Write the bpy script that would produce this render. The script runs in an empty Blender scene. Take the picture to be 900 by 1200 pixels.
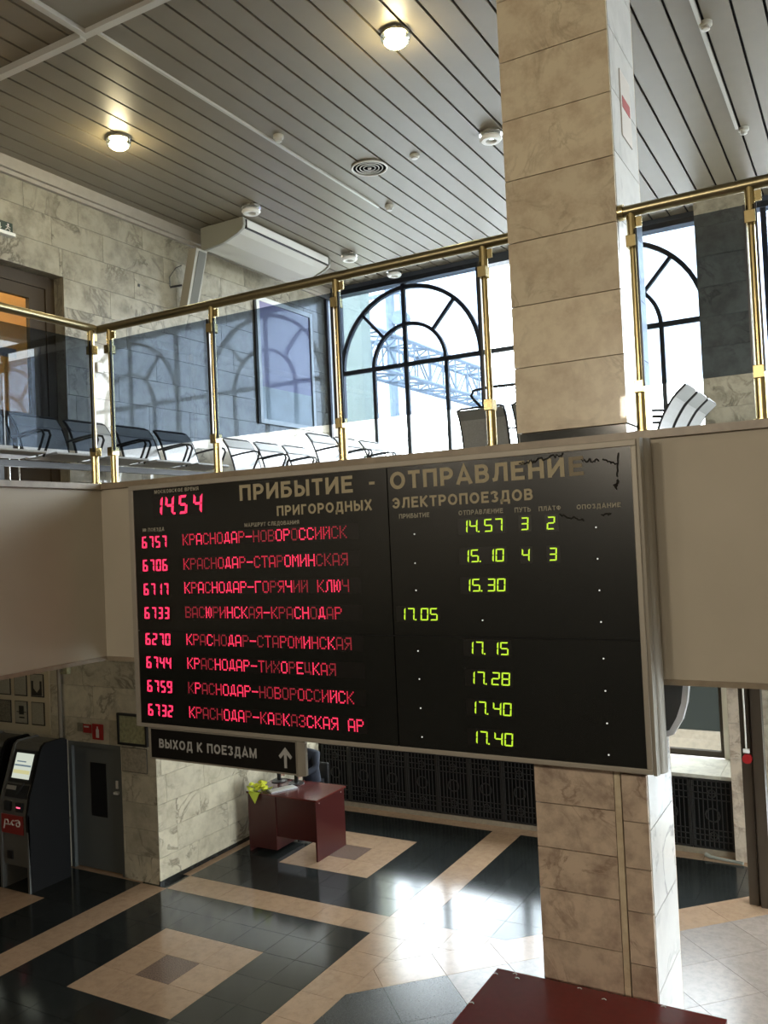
import bpy, bmesh, math, random
from mathutils import Vector, Matrix
random.seed(7)
R = math.radians
scene = bpy.context.scene
COL = scene.collection
E = 4.2                                     # eye height above the ground floor

# ------------------------------------------------------------------ camera
cam_d = bpy.data.cameras.new('camera')
cam = bpy.data.objects.new('camera', cam_d)
COL.objects.link(cam)
scene.camera = cam
yaw, pitch, roll, f_px = 0.515935, 0.028359, -0.044951, 1009.21
fw = Vector((-math.sin(yaw) * math.cos(pitch), math.cos(yaw) * math.cos(pitch), math.sin(pitch)))
rt = Vector((math.cos(yaw), math.sin(yaw), 0))
up = rt.cross(fw)
r2 = rt * math.cos(roll) + up * math.sin(roll)
u2 = -rt * math.sin(roll) + up * math.cos(roll)
M = Matrix((r2, u2, -fw)).transposed().to_4x4()
M.translation = Vector((0, 0, E))
cam.matrix_world = M
cam_d.sensor_fit = 'HORIZONTAL'
cam_d.sensor_width = 36
cam_d.lens = f_px / 900 * 36
cam_d.clip_start = 0.05
cam_d.clip_end = 500

# ------------------------------------------------------------------ world, exposure
vs = scene.view_settings
vs.view_transform = 'Standard'
vs.look = 'None'
vs.gamma = 1
vs.use_curve_mapping = False
vs.exposure = 0.0
scene.cycles.max_bounces = 10
scene.cycles.diffuse_bounces = 5
scene.cycles.glossy_bounces = 4
scene.cycles.transparent_max_bounces = 16
scene.cycles.sample_clamp_indirect = 6
scene.cycles.use_denoising = True
world = bpy.data.worlds.new('overcast_sky')
scene.world = world
world.use_nodes = True
wn = world.node_tree
bg = wn.nodes['Background']
tc = wn.nodes.new('ShaderNodeTexCoord')
sp = wn.nodes.new('ShaderNodeSeparateXYZ')
rp = wn.nodes.new('ShaderNodeValToRGB')
wn.links.new(tc.outputs['Generated'], sp.inputs[0])
wn.links.new(sp.outputs['Z'], rp.inputs[0])
rp.color_ramp.elements[0].position = 0.0
rp.color_ramp.elements[0].color = (0.95, 0.97, 1.0, 1)
rp.color_ramp.elements[1].position = 0.8
rp.color_ramp.elements[1].color = (0.84, 0.91, 1.0, 1)
wn.links.new(rp.outputs[0], bg.inputs[0])
bg.inputs[1].default_value = 18.0

def portal(name, loc, direction, w, h):
    l = bpy.data.lights.new(name, 'AREA')
    l.shape = 'RECTANGLE'
    l.size = w
    l.size_y = h
    l.cycles.is_portal = True
    o = bpy.data.objects.new(name, l)
    COL.objects.link(o)
    o.location = loc
    o.rotation_euler = Vector(direction).to_track_quat('-Z', 'Y').to_euler()
    return o

portal('portal_platform_side_upper', (-2.4, 12.62, 6.7), (0, -1, 0), 11, 3.6)
portal('portal_platform_side_lower', (-2.4, 12.62, 2.2), (0, -1, 0), 11, 2.6)
portal('portal_entrance_side_lower', (3.3, 8.0, 1.7), (-1, 0, 0), 6.2, 3.4)
portal('portal_entrance_side_upper', (3.3, 9.2, 6.7), (-1, 0, 0), 4.2, 3.4)

# added warm fills on the unseen rear wall, no lamp bodies, for camera-facing surfaces
FILLS = [(-6.5, -4.85, 6.2), (-3.0, -4.85, 6.2), (0.5, -4.85, 6.2)]
for lx, ly, lz in FILLS:
    l = bpy.data.lights.new('rear_fill_light', 'AREA')
    l.shape = 'RECTANGLE'; l.size = 1.2; l.size_y = 0.35; l.energy = 60 if lx < -5 else 150; l.color = (1, .88, .70)
    o = bpy.data.objects.new('rear_fill_light', l); COL.objects.link(o)
    o.location = (lx, ly, lz)
    o.rotation_euler = Vector((0, 1, 0)).to_track_quat('-Z', 'Z').to_euler()

# added point fill under the left gallery wing, lifting the dark walls by the kiosks
l = bpy.data.lights.new('under_gallery_fill', 'POINT'); l.energy = 14; l.color = (1, .84, .55); l.shadow_soft_size = .15
o = bpy.data.objects.new('under_gallery_fill', l); COL.objects.link(o); o.location = (-9.3, 5.6, 3.15)

# ------------------------------------------------------------------ materials
def mat_new(name):
    m = bpy.data.materials.new(name)
    m.use_nodes = True
    nt = m.node_tree
    return m, nt, nt.nodes['Principled BSDF']

def solid(name, col, rough=0.5, metal=0.0, spec=0.5, noise=0.0, nscale=8.0, bump=0.0, coat=0.0):
    m, nt, b = mat_new(name)
    b.inputs['Base Color'].default_value = (*col, 1)
    b.inputs['Roughness'].default_value = rough
    b.inputs['Metallic'].default_value = metal
    b.inputs['Specular IOR Level'].default_value = spec
    b.inputs['Coat Weight'].default_value = coat
    if noise or bump:
        g = nt.nodes.new('ShaderNodeNewGeometry')
        n = nt.nodes.new('ShaderNodeTexNoise')
        n.inputs['Scale'].default_value = nscale
        n.inputs['Detail'].default_value = 5
        nt.links.new(g.outputs['Position'], n.inputs['Vector'])
        if noise:
            r = nt.nodes.new('ShaderNodeValToRGB')
            r.color_ramp.elements[0].position = 0.3
            r.color_ramp.elements[1].position = 0.7
            r.color_ramp.elements[0].color = (*[c * (1 - noise) for c in col], 1)
            r.color_ramp.elements[1].color = (*[min(1, c * (1 + noise)) for c in col], 1)
            nt.links.new(n.outputs['Fac'], r.inputs[0])
            nt.links.new(r.outputs[0], b.inputs['Base Color'])
        if bump:
            bp = nt.nodes.new('ShaderNodeBump')
            bp.inputs['Strength'].default_value = bump
            bp.inputs['Distance'].default_value = 0.01
            nt.links.new(n.outputs['Fac'], bp.inputs['Height'])
            nt.links.new(bp.outputs[0], b.inputs['Normal'])
    return m

def stone(name, base, vein, rough=0.25, vscale=2.2, amount=0.5, blotch=None, var=0.12, bump=0.0, coat=0.0):
    """veined slab; every object shifts the pattern by its own random number"""
    m, nt, b = mat_new(name)
    N, L = nt.nodes.new, nt.links.new
    g = N('ShaderNodeNewGeometry')
    oi = N('ShaderNodeObjectInfo')
    mu = N('ShaderNodeMath'); mu.operation = 'MULTIPLY'; mu.inputs[1].default_value = 37.0
    L(oi.outputs['Random'], mu.inputs[0])
    ad = N('ShaderNodeVectorMath'); ad.operation = 'ADD'
    L(g.outputs['Position'], ad.inputs[0]); L(mu.outputs[0], ad.inputs[1])
    n1 = N('ShaderNodeTexNoise'); n1.inputs['Scale'].default_value = vscale
    n1.inputs['Detail'].default_value = 6; n1.inputs['Roughness'].default_value = 0.6
    n1.inputs['Distortion'].default_value = 1.2
    L(ad.outputs[0], n1.inputs['Vector'])
    s = N('ShaderNodeMath'); s.operation = 'SUBTRACT'; s.inputs[1].default_value = 0.5
    L(n1.outputs['Fac'], s.inputs[0])
    a = N('ShaderNodeMath'); a.operation = 'ABSOLUTE'; L(s.outputs[0], a.inputs[0])
    vr = N('ShaderNodeValToRGB')
    vr.color_ramp.elements[0].position = 0.0; vr.color_ramp.elements[0].color = (amount,) * 3 + (1,)
    vr.color_ramp.elements[1].position = 0.045; vr.color_ramp.elements[1].color = (0, 0, 0, 1)
    L(a.outputs[0], vr.inputs[0])
    # veins only where a second, broad noise lets them through
    n2 = N('ShaderNodeTexNoise'); n2.inputs['Scale'].default_value = vscale * 0.8; n2.inputs['Detail'].default_value = 3
    L(ad.outputs[0], n2.inputs['Vector'])
    r2_ = N('ShaderNodeValToRGB')
    r2_.color_ramp.elements[0].position = 0.45; r2_.color_ramp.elements[1].position = 0.62
    L(n2.outputs['Fac'], r2_.inputs[0])
    vm = N('ShaderNodeMath'); vm.operation = 'MULTIPLY'
    L(vr.outputs[0], vm.inputs[0]); L(r2_.outputs[0], vm.inputs[1])
    # broad cloudiness
    n3 = N('ShaderNodeTexNoise'); n3.inputs['Scale'].default_value = vscale * 2.2; n3.inputs['Detail'].default_value = 6
    n3.inputs['Roughness'].default_value = 0.65
    L(ad.outputs[0], n3.inputs['Vector'])
    cr = N('ShaderNodeValToRGB')
    bl = blotch or [c * 0.72 for c in base]
    cr.color_ramp.elements[0].position = 0.32; cr.color_ramp.elements[0].color = (*bl, 1)
    cr.color_ramp.elements[1].position = 0.58; cr.color_ramp.elements[1].color = (*base, 1)
    L(n3.outputs['Fac'], cr.inputs[0])
    mx = N('ShaderNodeMix'); mx.data_type = 'RGBA'
    L(vm.outputs[0], mx.inputs[0]); L(cr.outputs[0], mx.inputs[6]); mx.inputs[7].default_value = (*vein, 1)
    # slab to slab tone
    mr = N('ShaderNodeMapRange'); mr.inputs[3].default_value = 1 - var; mr.inputs[4].default_value = 1 + var * 0.6
    L(oi.outputs['Random'], mr.inputs[0])
    hv = N('ShaderNodeHueSaturation'); L(mx.outputs[2], hv.inputs['Color']); L(mr.outputs[0], hv.inputs['Value'])
    L(hv.outputs[0], b.inputs['Base Color'])
    b.inputs['Roughness'].default_value = rough
    b.inputs['Coat Weight'].default_value = coat
    b.inputs['Coat Roughness'].default_value = 0.03
    return m

def emit(name, col, strength):
    m, nt, b = mat_new(name)
    b.inputs['Base Color'].default_value = (0, 0, 0, 1)
    b.inputs['Emission Color'].default_value = (*col, 1)
    b.inputs['Emission Strength'].default_value = strength
    return m

def sheet_glass(name, tint, ior=1.5, rough=0.0):
    m = bpy.data.materials.new(name); m.use_nodes = True
    nt = m.node_tree; nt.nodes.clear()
    N, L = nt.nodes.new, nt.links.new
    out = N('ShaderNodeOutputMaterial'); mx = N('ShaderNodeMixShader')
    tr = N('ShaderNodeBsdfTransparent'); tr.inputs[0].default_value = (*tint, 1)
    gl = N('ShaderNodeBsdfGlossy'); gl.inputs['Roughness'].default_value = rough
    fr = N('ShaderNodeFresnel'); fr.inputs[0].default_value = ior
    # the same sheet seen from either side: undo the node's inversion on back faces
    ge = N('ShaderNodeNewGeometry'); mr = N('ShaderNodeMapRange')
    mr.inputs[3].default_value = ior; mr.inputs[4].default_value = 1 / ior
    L(ge.outputs['Backfacing'], mr.inputs[0]); L(mr.outputs[0], fr.inputs[0])
    L(fr.outputs[0], mx.inputs[0]); L(tr.outputs[0], mx.inputs[1]); L(gl.outputs[0], mx.inputs[2])
    L(mx.outputs[0], out.inputs[0])
    return m

MT = {}
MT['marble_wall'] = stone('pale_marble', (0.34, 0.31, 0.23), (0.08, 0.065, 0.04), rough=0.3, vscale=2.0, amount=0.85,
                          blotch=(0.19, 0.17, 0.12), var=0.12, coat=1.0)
MT['marble_low'] = stone('brightened_hall_marble', (0.60, 0.54, 0.40), (0.15, 0.12, 0.08), rough=0.35, vscale=2.2, amount=0.8,
                         blotch=(0.44, 0.39, 0.28), var=0.12, coat=0.3)  # lighter copy of the wall marble; missing lower-hall light put into the colour
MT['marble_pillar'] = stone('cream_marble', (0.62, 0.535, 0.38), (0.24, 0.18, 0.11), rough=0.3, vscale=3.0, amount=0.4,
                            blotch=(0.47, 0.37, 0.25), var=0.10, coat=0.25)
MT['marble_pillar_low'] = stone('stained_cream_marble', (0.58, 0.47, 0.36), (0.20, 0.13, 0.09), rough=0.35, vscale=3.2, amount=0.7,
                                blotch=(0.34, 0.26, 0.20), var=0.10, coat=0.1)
MT['marble_lit'] = stone('lit_face_marble', (0.82, 0.82, 0.80), (0.25, 0.26, 0.28), rough=0.25, vscale=1.8, amount=0.8,
                           blotch=(0.72, 0.72, 0.71), var=0.06, coat=0.3)  # right pillar face only: daylight from the right put into a paler stone
MT['joint'] = solid('joint_mortar', (0.20, 0.165, 0.12), 0.9)
MT['plaster'] = solid('beige_wall_paint', (0.43, 0.385, 0.305), 0.6, noise=0.03, nscale=3)
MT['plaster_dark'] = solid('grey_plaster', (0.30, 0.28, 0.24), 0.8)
MT['lip'] = solid('brown_stone_edge', (0.26, 0.21, 0.15), 0.35, noise=0.15, nscale=14)
MT['slat'] = solid('satin_grey_slat', (0.175, 0.15, 0.108), 0.42, spec=0.5, noise=0.03, nscale=5)
MT['void'] = solid('ceiling_void_black', (0.01, 0.01, 0.01), 0.9)
MT['soffit'] = solid('brown_grey_soffit', (0.24, 0.22, 0.18), 0.6)
MT['trim_metal'] = solid('grey_trim_metal', (0.5, 0.49, 0.45), 0.4, metal=0.3)
MT['cornice'] = solid('stone_cornice', (0.30, 0.27, 0.22), 0.5, noise=0.06, nscale=10)
MT['black_stone'] = stone('black_polished_granite', (0.022, 0.024, 0.022), (0.05, 0.05, 0.05), rough=0.13, vscale=5, amount=0.4,
                          blotch=(0.014, 0.016, 0.014), var=0.2)
MT['beige_stone'] = stone('beige_polished_granite', (0.44, 0.29, 0.18), (0.3, 0.2, 0.14), rough=0.16, vscale=5, amount=0.3,
                          blotch=(0.36, 0.235, 0.145), var=0.06)
MT['brown_stone'] = solid('speckled_brown_granite', (0.17, 0.11, 0.08), 0.25, noise=0.6, nscale=90)
MT['pink_stone'] = stone('pinkish_grey_granite', (0.31, 0.25, 0.205), (0.2, 0.16, 0.13), rough=0.22, vscale=7, amount=0.3,
                         blotch=(0.25, 0.20, 0.165), var=0.08)
MT['grey_stone'] = solid('speckled_grey_granite', (0.045, 0.046, 0.043), 0.25, noise=0.4, nscale=70)
MT['brass'] = solid('polished_brass', (0.54, 0.44, 0.22), 0.25, metal=1.0)
MT['brass_rail'] = solid('worn_brass_rail', (0.33, 0.285, 0.17), 0.30, metal=1.0)
MT['gasket'] = solid('black_gasket', (0.01, 0.01, 0.01), 0.3)
MT['smoked'] = sheet_glass('smoked_blue_glass', (0.17, 0.21, 0.27), 1.52)
MT['clear'] = sheet_glass('clear_window_glass', (0.90, 0.93, 0.93), 1.45)
MT['dark_frame'] = solid('dark_blue_grey_window_frame', (0.03, 0.04, 0.055), 0.4)
MT['brown_frame'] = solid('dark_brown_aluminium', (0.06, 0.045, 0.03), 0.35, metal=0.4)
MT['pale_frame'] = solid('pale_stone_reveal', (0.7, 0.68, 0.6), 0.6)
MT['board_frame'] = solid('matt_silver_aluminium', (0.34, 0.31, 0.26), 0.5, metal=0.3)
MT['board_side'] = solid('champagne_aluminium_profile', (0.27, 0.245, 0.20), 0.45, metal=0.2)
MT['panel'] = solid('black_acrylic_panel', (0.008, 0.0085, 0.007), 0.25, spec=0.5, noise=0.1, nscale=3)
MT['print'] = solid('tan_vinyl_lettering', (0.36, 0.31, 0.20), 0.6)
MT['print_dim'] = solid('faded_vinyl_lettering', (0.30, 0.28, 0.22), 0.7)
MT['print_ghost'] = solid('peeled_vinyl_lettering', (0.20, 0.165, 0.105), 0.6)
MT['scribble'] = solid('dark_glue_residue', (0.02, 0.018, 0.014), 0.8)
MT['sign_letter'] = solid('grey_sign_lettering', (0.36, 0.36, 0.35), 0.6)
MT['sign_panel'] = solid('black_sign_panel', (0.008, 0.007, 0.006), 0.3)
MT['red_led'] = emit('red_led_bright', (1.0, 0.035, 0.10), 1.5)
MT['red_led_mid'] = emit('red_led_medium', (0.9, 0.03, 0.075), 0.75)
MT['red_led_dim'] = emit('red_led_dim', (0.75, 0.04, 0.07), 0.42)
MT['red_digit'] = emit('red_segment_glow', (1.0, 0.03, 0.10), 1.9)
MT['green_digit'] = emit('yellow_green_segment_glow', (0.62, 0.95, 0.04), 1.0)
MT['white_dot'] = emit('white_led_dot', (0.9, 0.9, 0.8), 0.9)
MT['unlit'] = solid('unlit_segment', (0.018, 0.016, 0.013), 0.5)
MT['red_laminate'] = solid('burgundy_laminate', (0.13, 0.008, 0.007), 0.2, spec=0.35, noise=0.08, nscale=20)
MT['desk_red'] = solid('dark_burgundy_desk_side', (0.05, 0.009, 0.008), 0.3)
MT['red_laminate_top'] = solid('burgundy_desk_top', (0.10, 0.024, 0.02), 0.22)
MT['white_plastic'] = solid('white_plastic', (0.72, 0.72, 0.68), 0.4)
MT['ac_plastic'] = solid('warm_white_plastic', (0.44, 0.43, 0.37), 0.45)
MT['ac_end'] = solid('grey_end_plastic', (0.25, 0.25, 0.21), 0.5)
MT['chrome'] = solid('chrome_ring', (0.75, 0.75, 0.73), 0.12, metal=1.0)
MT['lamp_on'] = emit('lit_bulb', (1.0, 0.86, 0.50), 60.0)
MT['lamp_glass'] = sheet_glass('lamp_glass', (0.95, 0.95, 0.9), 1.45)
MT['black_plastic'] = solid('black_plastic', (0.015, 0.015, 0.015), 0.35)
MT['grey_metal'] = solid('grey_painted_metal', (0.24, 0.25, 0.25), 0.45)
MT['door_grey'] = solid('grey_painted_door', (0.13, 0.14, 0.135), 0.5, spec=0.3)
MT['seat_metal'] = solid('perforated_seat_metal', (0.42, 0.43, 0.44), 0.35, metal=0.4, noise=0.10, nscale=60)
MT['seat_tube'] = solid('dark_seat_tube', (0.03, 0.03, 0.032), 0.3, metal=0.5)
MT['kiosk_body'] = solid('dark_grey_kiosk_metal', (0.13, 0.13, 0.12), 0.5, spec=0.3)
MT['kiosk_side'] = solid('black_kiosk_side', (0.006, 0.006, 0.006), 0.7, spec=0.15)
MT['kiosk_red'] = solid('red_kiosk_badge', (0.30, 0.025, 0.02), 0.4)
MT['screen'] = emit('lit_kiosk_screen', (0.80, 0.86, 0.72), 0.75)
MT['screen_band'] = emit('lit_screen_yellow', (0.85, 0.80, 0.40), 0.7)
MT['screen_line'] = emit('lit_screen_blue', (0.30, 0.42, 0.50), 0.45)
MT['screen_off'] = solid('black_display', (0.005, 0.005, 0.006), 0.15)
MT['card_red'] = emit('red_reader_light', (1, 0.1, 0.2), 2.0)
MT['sign_red'] = solid('fire_sign_red', (0.36, 0.02, 0.015), 0.5)
MT['sign_white'] = solid('sign_white', (0.6, 0.55, 0.5), 0.5)
MT['paper'] = solid('paper', (0.38, 0.35, 0.27), 0.8, noise=0.08, nscale=40)
MT['paper_dark'] = solid('printed_paper', (0.20, 0.18, 0.13), 0.8, noise=0.4, nscale=60)
MT['stand'] = solid('notice_board_cream', (0.62, 0.54, 0.38), 0.6)
MT['ink'] = solid('dark_ink', (0.03, 0.026, 0.02), 0.7)
MT['black_frame'] = solid('black_picture_frame', (0.012, 0.01, 0.008), 0.4)
MT['map'] = solid('faded_map', (0.30, 0.29, 0.16), 0.7, noise=0.35, nscale=22)
MT['faded'] = solid('faded_notice', (0.30, 0.26, 0.19), 0.7, noise=0.25, nscale=30)
MT['grille'] = solid('cast_grille_dark', (0.045, 0.042, 0.038), 0.45, metal=0.5)
MT['grille_back'] = solid('grille_shadow', (0.006, 0.006, 0.006), 0.9)
MT['sill'] = stone('sill_marble', (0.58, 0.54, 0.44), (0.3, 0.25, 0.18), rough=0.3, vscale=3, amount=0.4, var=0.05)
MT['poster'] = solid('pale_violet_poster', (0.24, 0.22, 0.38), 0.3, noise=0.1, nscale=1.2, coat=1.0)
MT['poster_low'] = solid('muted_green_poster_band', (0.36, 0.42, 0.42), 0.3, noise=0.15, nscale=3, coat=1.0)
MT['poster_frame'] = solid('silver_poster_frame', (0.62, 0.62, 0.58), 0.35, metal=0.3)
MT['exit_green'] = solid('exit_sign_dark_green', (0.01, 0.03, 0.02), 0.4)
MT['speaker'] = solid('grey_column_speaker', (0.30, 0.285, 0.235), 0.5)
MT['speaker_grille'] = solid('speaker_grille_grey', (0.10, 0.098, 0.08), 0.7)
MT['room_warm'] = solid('warm_room_paint', (0.78, 0.60, 0.34), 0.7)
MT['door_wood'] = solid('dark_brown_door', (0.05, 0.034, 0.018), 0.6, spec=0.25)
MT['ext_concrete'] = solid('platform_concrete', (0.42, 0.41, 0.40), 0.9)
MT['ext_wall'] = solid('pale_render_outside', (0.40, 0.42, 0.33), 0.8)
MT['truss'] = solid('hazed_gantry_steel', (0.36, 0.40, 0.44), 0.6)  # outdoor haze put into the steel as a paler, bluer grey
MT['train'] = solid('dark_blocker_side', (0.016, 0.018, 0.014), 0.7, spec=0.2)  # dark skin of the box added outside to block sky
MT['cloth_blue'] = solid('dark_navy_cloth', (0.018, 0.022, 0.035), 0.85, bump=0.2, nscale=30)
MT['trousers'] = solid('black_trousers', (0.012, 0.012, 0.014), 0.9)
MT['skin'] = solid('skin', (0.52, 0.32, 0.23), 0.55)
MT['hair'] = solid('dark_hair', (0.02, 0.014, 0.01), 0.7)
MT['shoe'] = solid('black_shoe', (0.01, 0.01, 0.01), 0.35)
MT['eye'] = solid('eye_dark', (0.01, 0.01, 0.01), 0.2)
MT['yellow'] = solid('yellow_petal', (0.75, 0.80, 0.06), 0.7)
MT['yellow_wrap'] = solid('lime_wrapping', (0.55, 0.66, 0.05), 0.5)
MT['leaf'] = solid('bouquet_leaf', (0.06, 0.14, 0.02), 0.6)
MT['ext_red'] = solid('extinguisher_red', (0.30, 0.01, 0.012), 0.3)
MT['hood'] = solid('dark_hood_plastic', (0.03, 0.028, 0.024), 0.4)
MT['hood_rim'] = solid('pale_grey_hood_rim', (0.55, 0.55, 0.56), 0.35)

# ------------------------------------------------------------------ mesh helpers
class MB:
    def __init__(self):
        self.v = []; self.f = []
    def box(self, a, b):
        (x0, y0, z0), (x1, y1, z1) = a, b
        n = len(self.v)
        self.v += [(x0, y0, z0), (x1, y0, z0), (x1, y1, z0), (x0, y1, z0), (x0, y0, z1), (x1, y0, z1), (x1, y1, z1), (x0, y1, z1)]
        self.f += [tuple(n + i for i in q) for q in ((3, 2, 1, 0), (4, 5, 6, 7), (0, 1, 5, 4), (1, 2, 6, 5), (2, 3, 7, 6), (3, 0, 4, 7))]
        return self
    def prism(self, pts, axis, a, b):
        """polygon (u,v) extruded along axis from a to b"""
        def P(u, v, w):
            return {'X': (w, u, v), 'Y': (u, w, v), 'Z': (u, v, w)}[axis]
        n = len(self.v); k = len(pts)
        self.v += [P(u, v, a) for u, v in pts] + [P(u, v, b) for u, v in pts]
        self.f += [tuple(n + i for i in range(k))[::-1], tuple(n + k + i for i in range(k))]
        self.f += [(n + i, n + (i + 1) % k, n + k + (i + 1) % k, n + k + i) for i in range(k)]
        return self
    def tube(self, path, r, seg=10, cap=True, closed=False):
        path = [Vector(p) for p in path]
        rr = r if isinstance(r, (list, tuple)) else [r] * len(path)
        n = len(self.v); k = len(path)
        prev = None
        for i, p in enumerate(path):
            if closed:
                t = path[(i + 1) % k] - path[i - 1]
            else:
                t = path[min(i + 1, k - 1)] - path[max(i - 1, 0)]
            t.normalize()
            if prev is None:
                h = Vector((0, 0, 1)) if abs(t.z) < 0.9 else Vector((1, 0, 0))
                u = t.cross(h).normalized()
            else:
                u = (prev - t * prev.dot(t)).normalized()
            prev = u
            w = t.cross(u)
            for j in range(seg):
                a = 2 * math.pi * j / seg
                q = p + (u * math.cos(a) + w * math.sin(a)) * rr[i]
                self.v.append(tuple(q))
        rng = k if closed else k - 1
        for i in range(rng):
            for j in range(seg):
                a = n + i * seg + j; b_ = n + i * seg + (j + 1) % seg
                c = n + ((i + 1) % k) * seg + (j + 1) % seg; d = n + ((i + 1) % k) * seg + j
                self.f.append((a, b_, c, d))
        if cap and not closed:
            self.f.append(tuple(n + j for j in range(seg))[::-1])
            self.f.append(tuple(n + (k - 1) * seg + j for j in range(seg)))
        return self
    def lathe(self, prof, c=(0, 0, 0), seg=20, ring=False):
        if ring: prof = list(prof) + [prof[0]]
        """profile of (radius, z) about a vertical axis"""
        n = len(self.v)
        for r, z in prof:
            for j in range(seg):
                a = 2 * math.pi * j / seg
                self.v.append((c[0] + r * math.cos(a), c[1] + r * math.sin(a), c[2] + z))
        for i in range(len(prof) - 1):
            for j in range(seg):
                self.f.append((n + i * seg + j, n + i * seg + (j + 1) % seg, n + (i + 1) * seg + (j + 1) % seg, n + (i + 1) * seg + j))
        if not ring:
            self.f.append(tuple(n + j for j in range(seg))[::-1])
            self.f.append(tuple(n + (len(prof) - 1) * seg + j for j in range(seg)))
        return self
    def ball(self, c, r, seg=10, rings=6):
        if not isinstance(r, (tuple, list)): r = (r, r, r)
        n = len(self.v)
        self.v.append((c[0], c[1], c[2] - r[2]))
        for i in range(1, rings):
            t = math.pi * i / rings - math.pi / 2
            for j in range(seg):
                a = 2 * math.pi * j / seg
                self.v.append((c[0] + r[0] * math.cos(t) * math.cos(a), c[1] + r[1] * math.cos(t) * math.sin(a), c[2] + r[2] * math.sin(t)))
        self.v.append((c[0], c[1], c[2] + r[2]))
        top = len(self.v) - 1
        for j in range(seg):
            self.f.append((n, n + 1 + (j + 1) % seg, n + 1 + j))
            self.f.append((top, top - seg + j, top - seg + (j + 1) % seg))
        for i in range(rings - 2):
            for j in range(seg):
                a = n + 1 + i * seg
                self.f.append((a + j, a + (j + 1) % seg, a + seg + (j + 1) % seg, a + seg + j))
        return self
    def build(self, name, mat, parent=None, smooth=False, bevel=0.0, world=False):
        me = bpy.data.meshes.new(name)
        vs_ = self.v
        if world and parent is not None:
            w = wloc(parent)
            vs_ = [(x - w.x, y - w.y, z - w.z) for x, y, z in vs_]
        me.from_pydata(vs_, [], self.f)
        me.update()
        if bevel > 0:
            bm = bmesh.new(); bm.from_mesh(me)
            bmesh.ops.recalc_face_normals(bm, faces=bm.faces)
            ed = [e for e in bm.edges if len(e.link_faces) == 2 and e.calc_face_angle(0) > 0.5]
            bmesh.ops.bevel(bm, geom=ed, offset=bevel, segments=2, affect='EDGES', profile=0.5, clamp_overlap=True)
            bm.to_mesh(me); bm.free()
        else:
            bm = bmesh.new(); bm.from_mesh(me)
            bmesh.ops.recalc_face_normals(bm, faces=bm.faces)
            bm.to_mesh(me); bm.free()
        me.materials.append(MT[mat])
        if smooth:
            me.shade_smooth()
            try:
                me.set_sharp_from_angle(angle=R(40))
            except Exception:
                pass
        o = bpy.data.objects.new(name, me)
        COL.objects.link(o)
        if parent is not None:
            o.parent = parent
        return o

def wloc(o):
    v = Vector((0, 0, 0))
    while o is not None:
        v += o.location
        o = o.parent
    return v

def tag(o, label, cat, group=None):
    o['label'] = label; o['category'] = cat
    if group: o['group'] = group
    return o

def thing(name, label, cat, loc=(0, 0, 0), rz=0.0, group=None):
    o = bpy.data.objects.new(name, None)
    o.empty_display_size = 0.1
    COL.objects.link(o)
    o.location = loc
    o.rotation_euler = (0, 0, rz)
    return tag(o, label, cat, group)

def struct(o):
    o['kind'] = 'structure'
    return o

def boxes(*bs):
    m = MB()
    for a, b in bs: m.box(a, b)
    return m

_unit = {}
def piece(name, mat, a, b, parent):
    """a box piece of a surface: shared unit mesh, its own place and size"""
    if mat not in _unit:
        m = MB().box((-.5, -.5, -.5), (.5, .5, .5))
        me = bpy.data.meshes.new(name + '_piece')
        me.from_pydata(m.v, [], m.f); me.update()
        me.materials.append(MT[mat])
        _unit[mat] = me
    o = bpy.data.objects.new(name, _unit[mat])
    COL.objects.link(o)
    w = wloc(parent)
    o.location = ((a[0] + b[0]) / 2 - w.x, (a[1] + b[1]) / 2 - w.y, (a[2] + b[2]) / 2 - w.z)
    o.scale = (b[0] - a[0], b[1] - a[1], b[2] - a[2])
    o.parent = parent
    return o

def children(o):
    return [c for c in COL.objects if c.parent == o]

def copy_tree(o, parent=None, kids=None):
    c = o.copy(); COL.objects.link(c); c.parent = parent
    for ch in KIDS(o): copy_tree(ch, c)
    return c
def KIDS(o):
    return list(o.children)

def slab_courses(parent, plane, const, sign, u0, u1, zs, lengths, mat, gap=0.004, th=0.022, holes=(), name='marble_slab', shift=0.37, jitter=0.0):
    """courses of stone slabs on a wall; plane 'X' (u=Y) or 'Y' (u=X); the face sits at const"""
    for i in range(len(zs) - 1):
        z0, z1 = zs[i] + gap / 2, zs[i + 1] - gap / 2
        if z1 - z0 < 0.02: continue
        u = u0 - (i * shift * lengths[0]) % lengths[0]
        k = i
        while u < u1 - 0.001:
            ln = lengths[k % len(lengths)]
            k += 1
            a, b = max(u, u0), min(u + ln, u1)
            u += ln
            if b - a < 0.03: continue
            segs = [(a, b, z0, z1)]
            for (ha, hb, hz0, hz1) in holes:
                new = []
                for (sa, sb, sz0, sz1) in segs:
                    if sb <= ha or sa >= hb or sz1 <= hz0 or sz0 >= hz1:
                        new.append((sa, sb, sz0, sz1)); continue
                    if sa < ha: new.append((sa, ha, sz0, sz1))
                    if sb > hb: new.append((hb, sb, sz0, sz1))
                    ma, mb_ = max(sa, ha), min(sb, hb)
                    if sz0 < hz0: new.append((ma, mb_, sz0, hz0))
                    if sz1 > hz1: new.append((ma, mb_, hz1, sz1))
                segs = new
            for (sa, sb, sz0, sz1) in segs:
                if sb - sa < 0.03 or sz1 - sz0 < 0.03: continue
                pr = random.uniform(0, jitter)
                sa += gap / 2; sb -= gap / 2
                c0, c1 = (const - th * sign, const + pr * sign)
                if c0 > c1: c0, c1 = c1, c0
                if plane == 'X':
                    piece(name, mat, (c0, sa, sz0), (c1, sb, sz1), parent)
                else:
                    piece(name, mat, (sa, c0, sz0), (sb, c1, sz1), parent)

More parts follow.
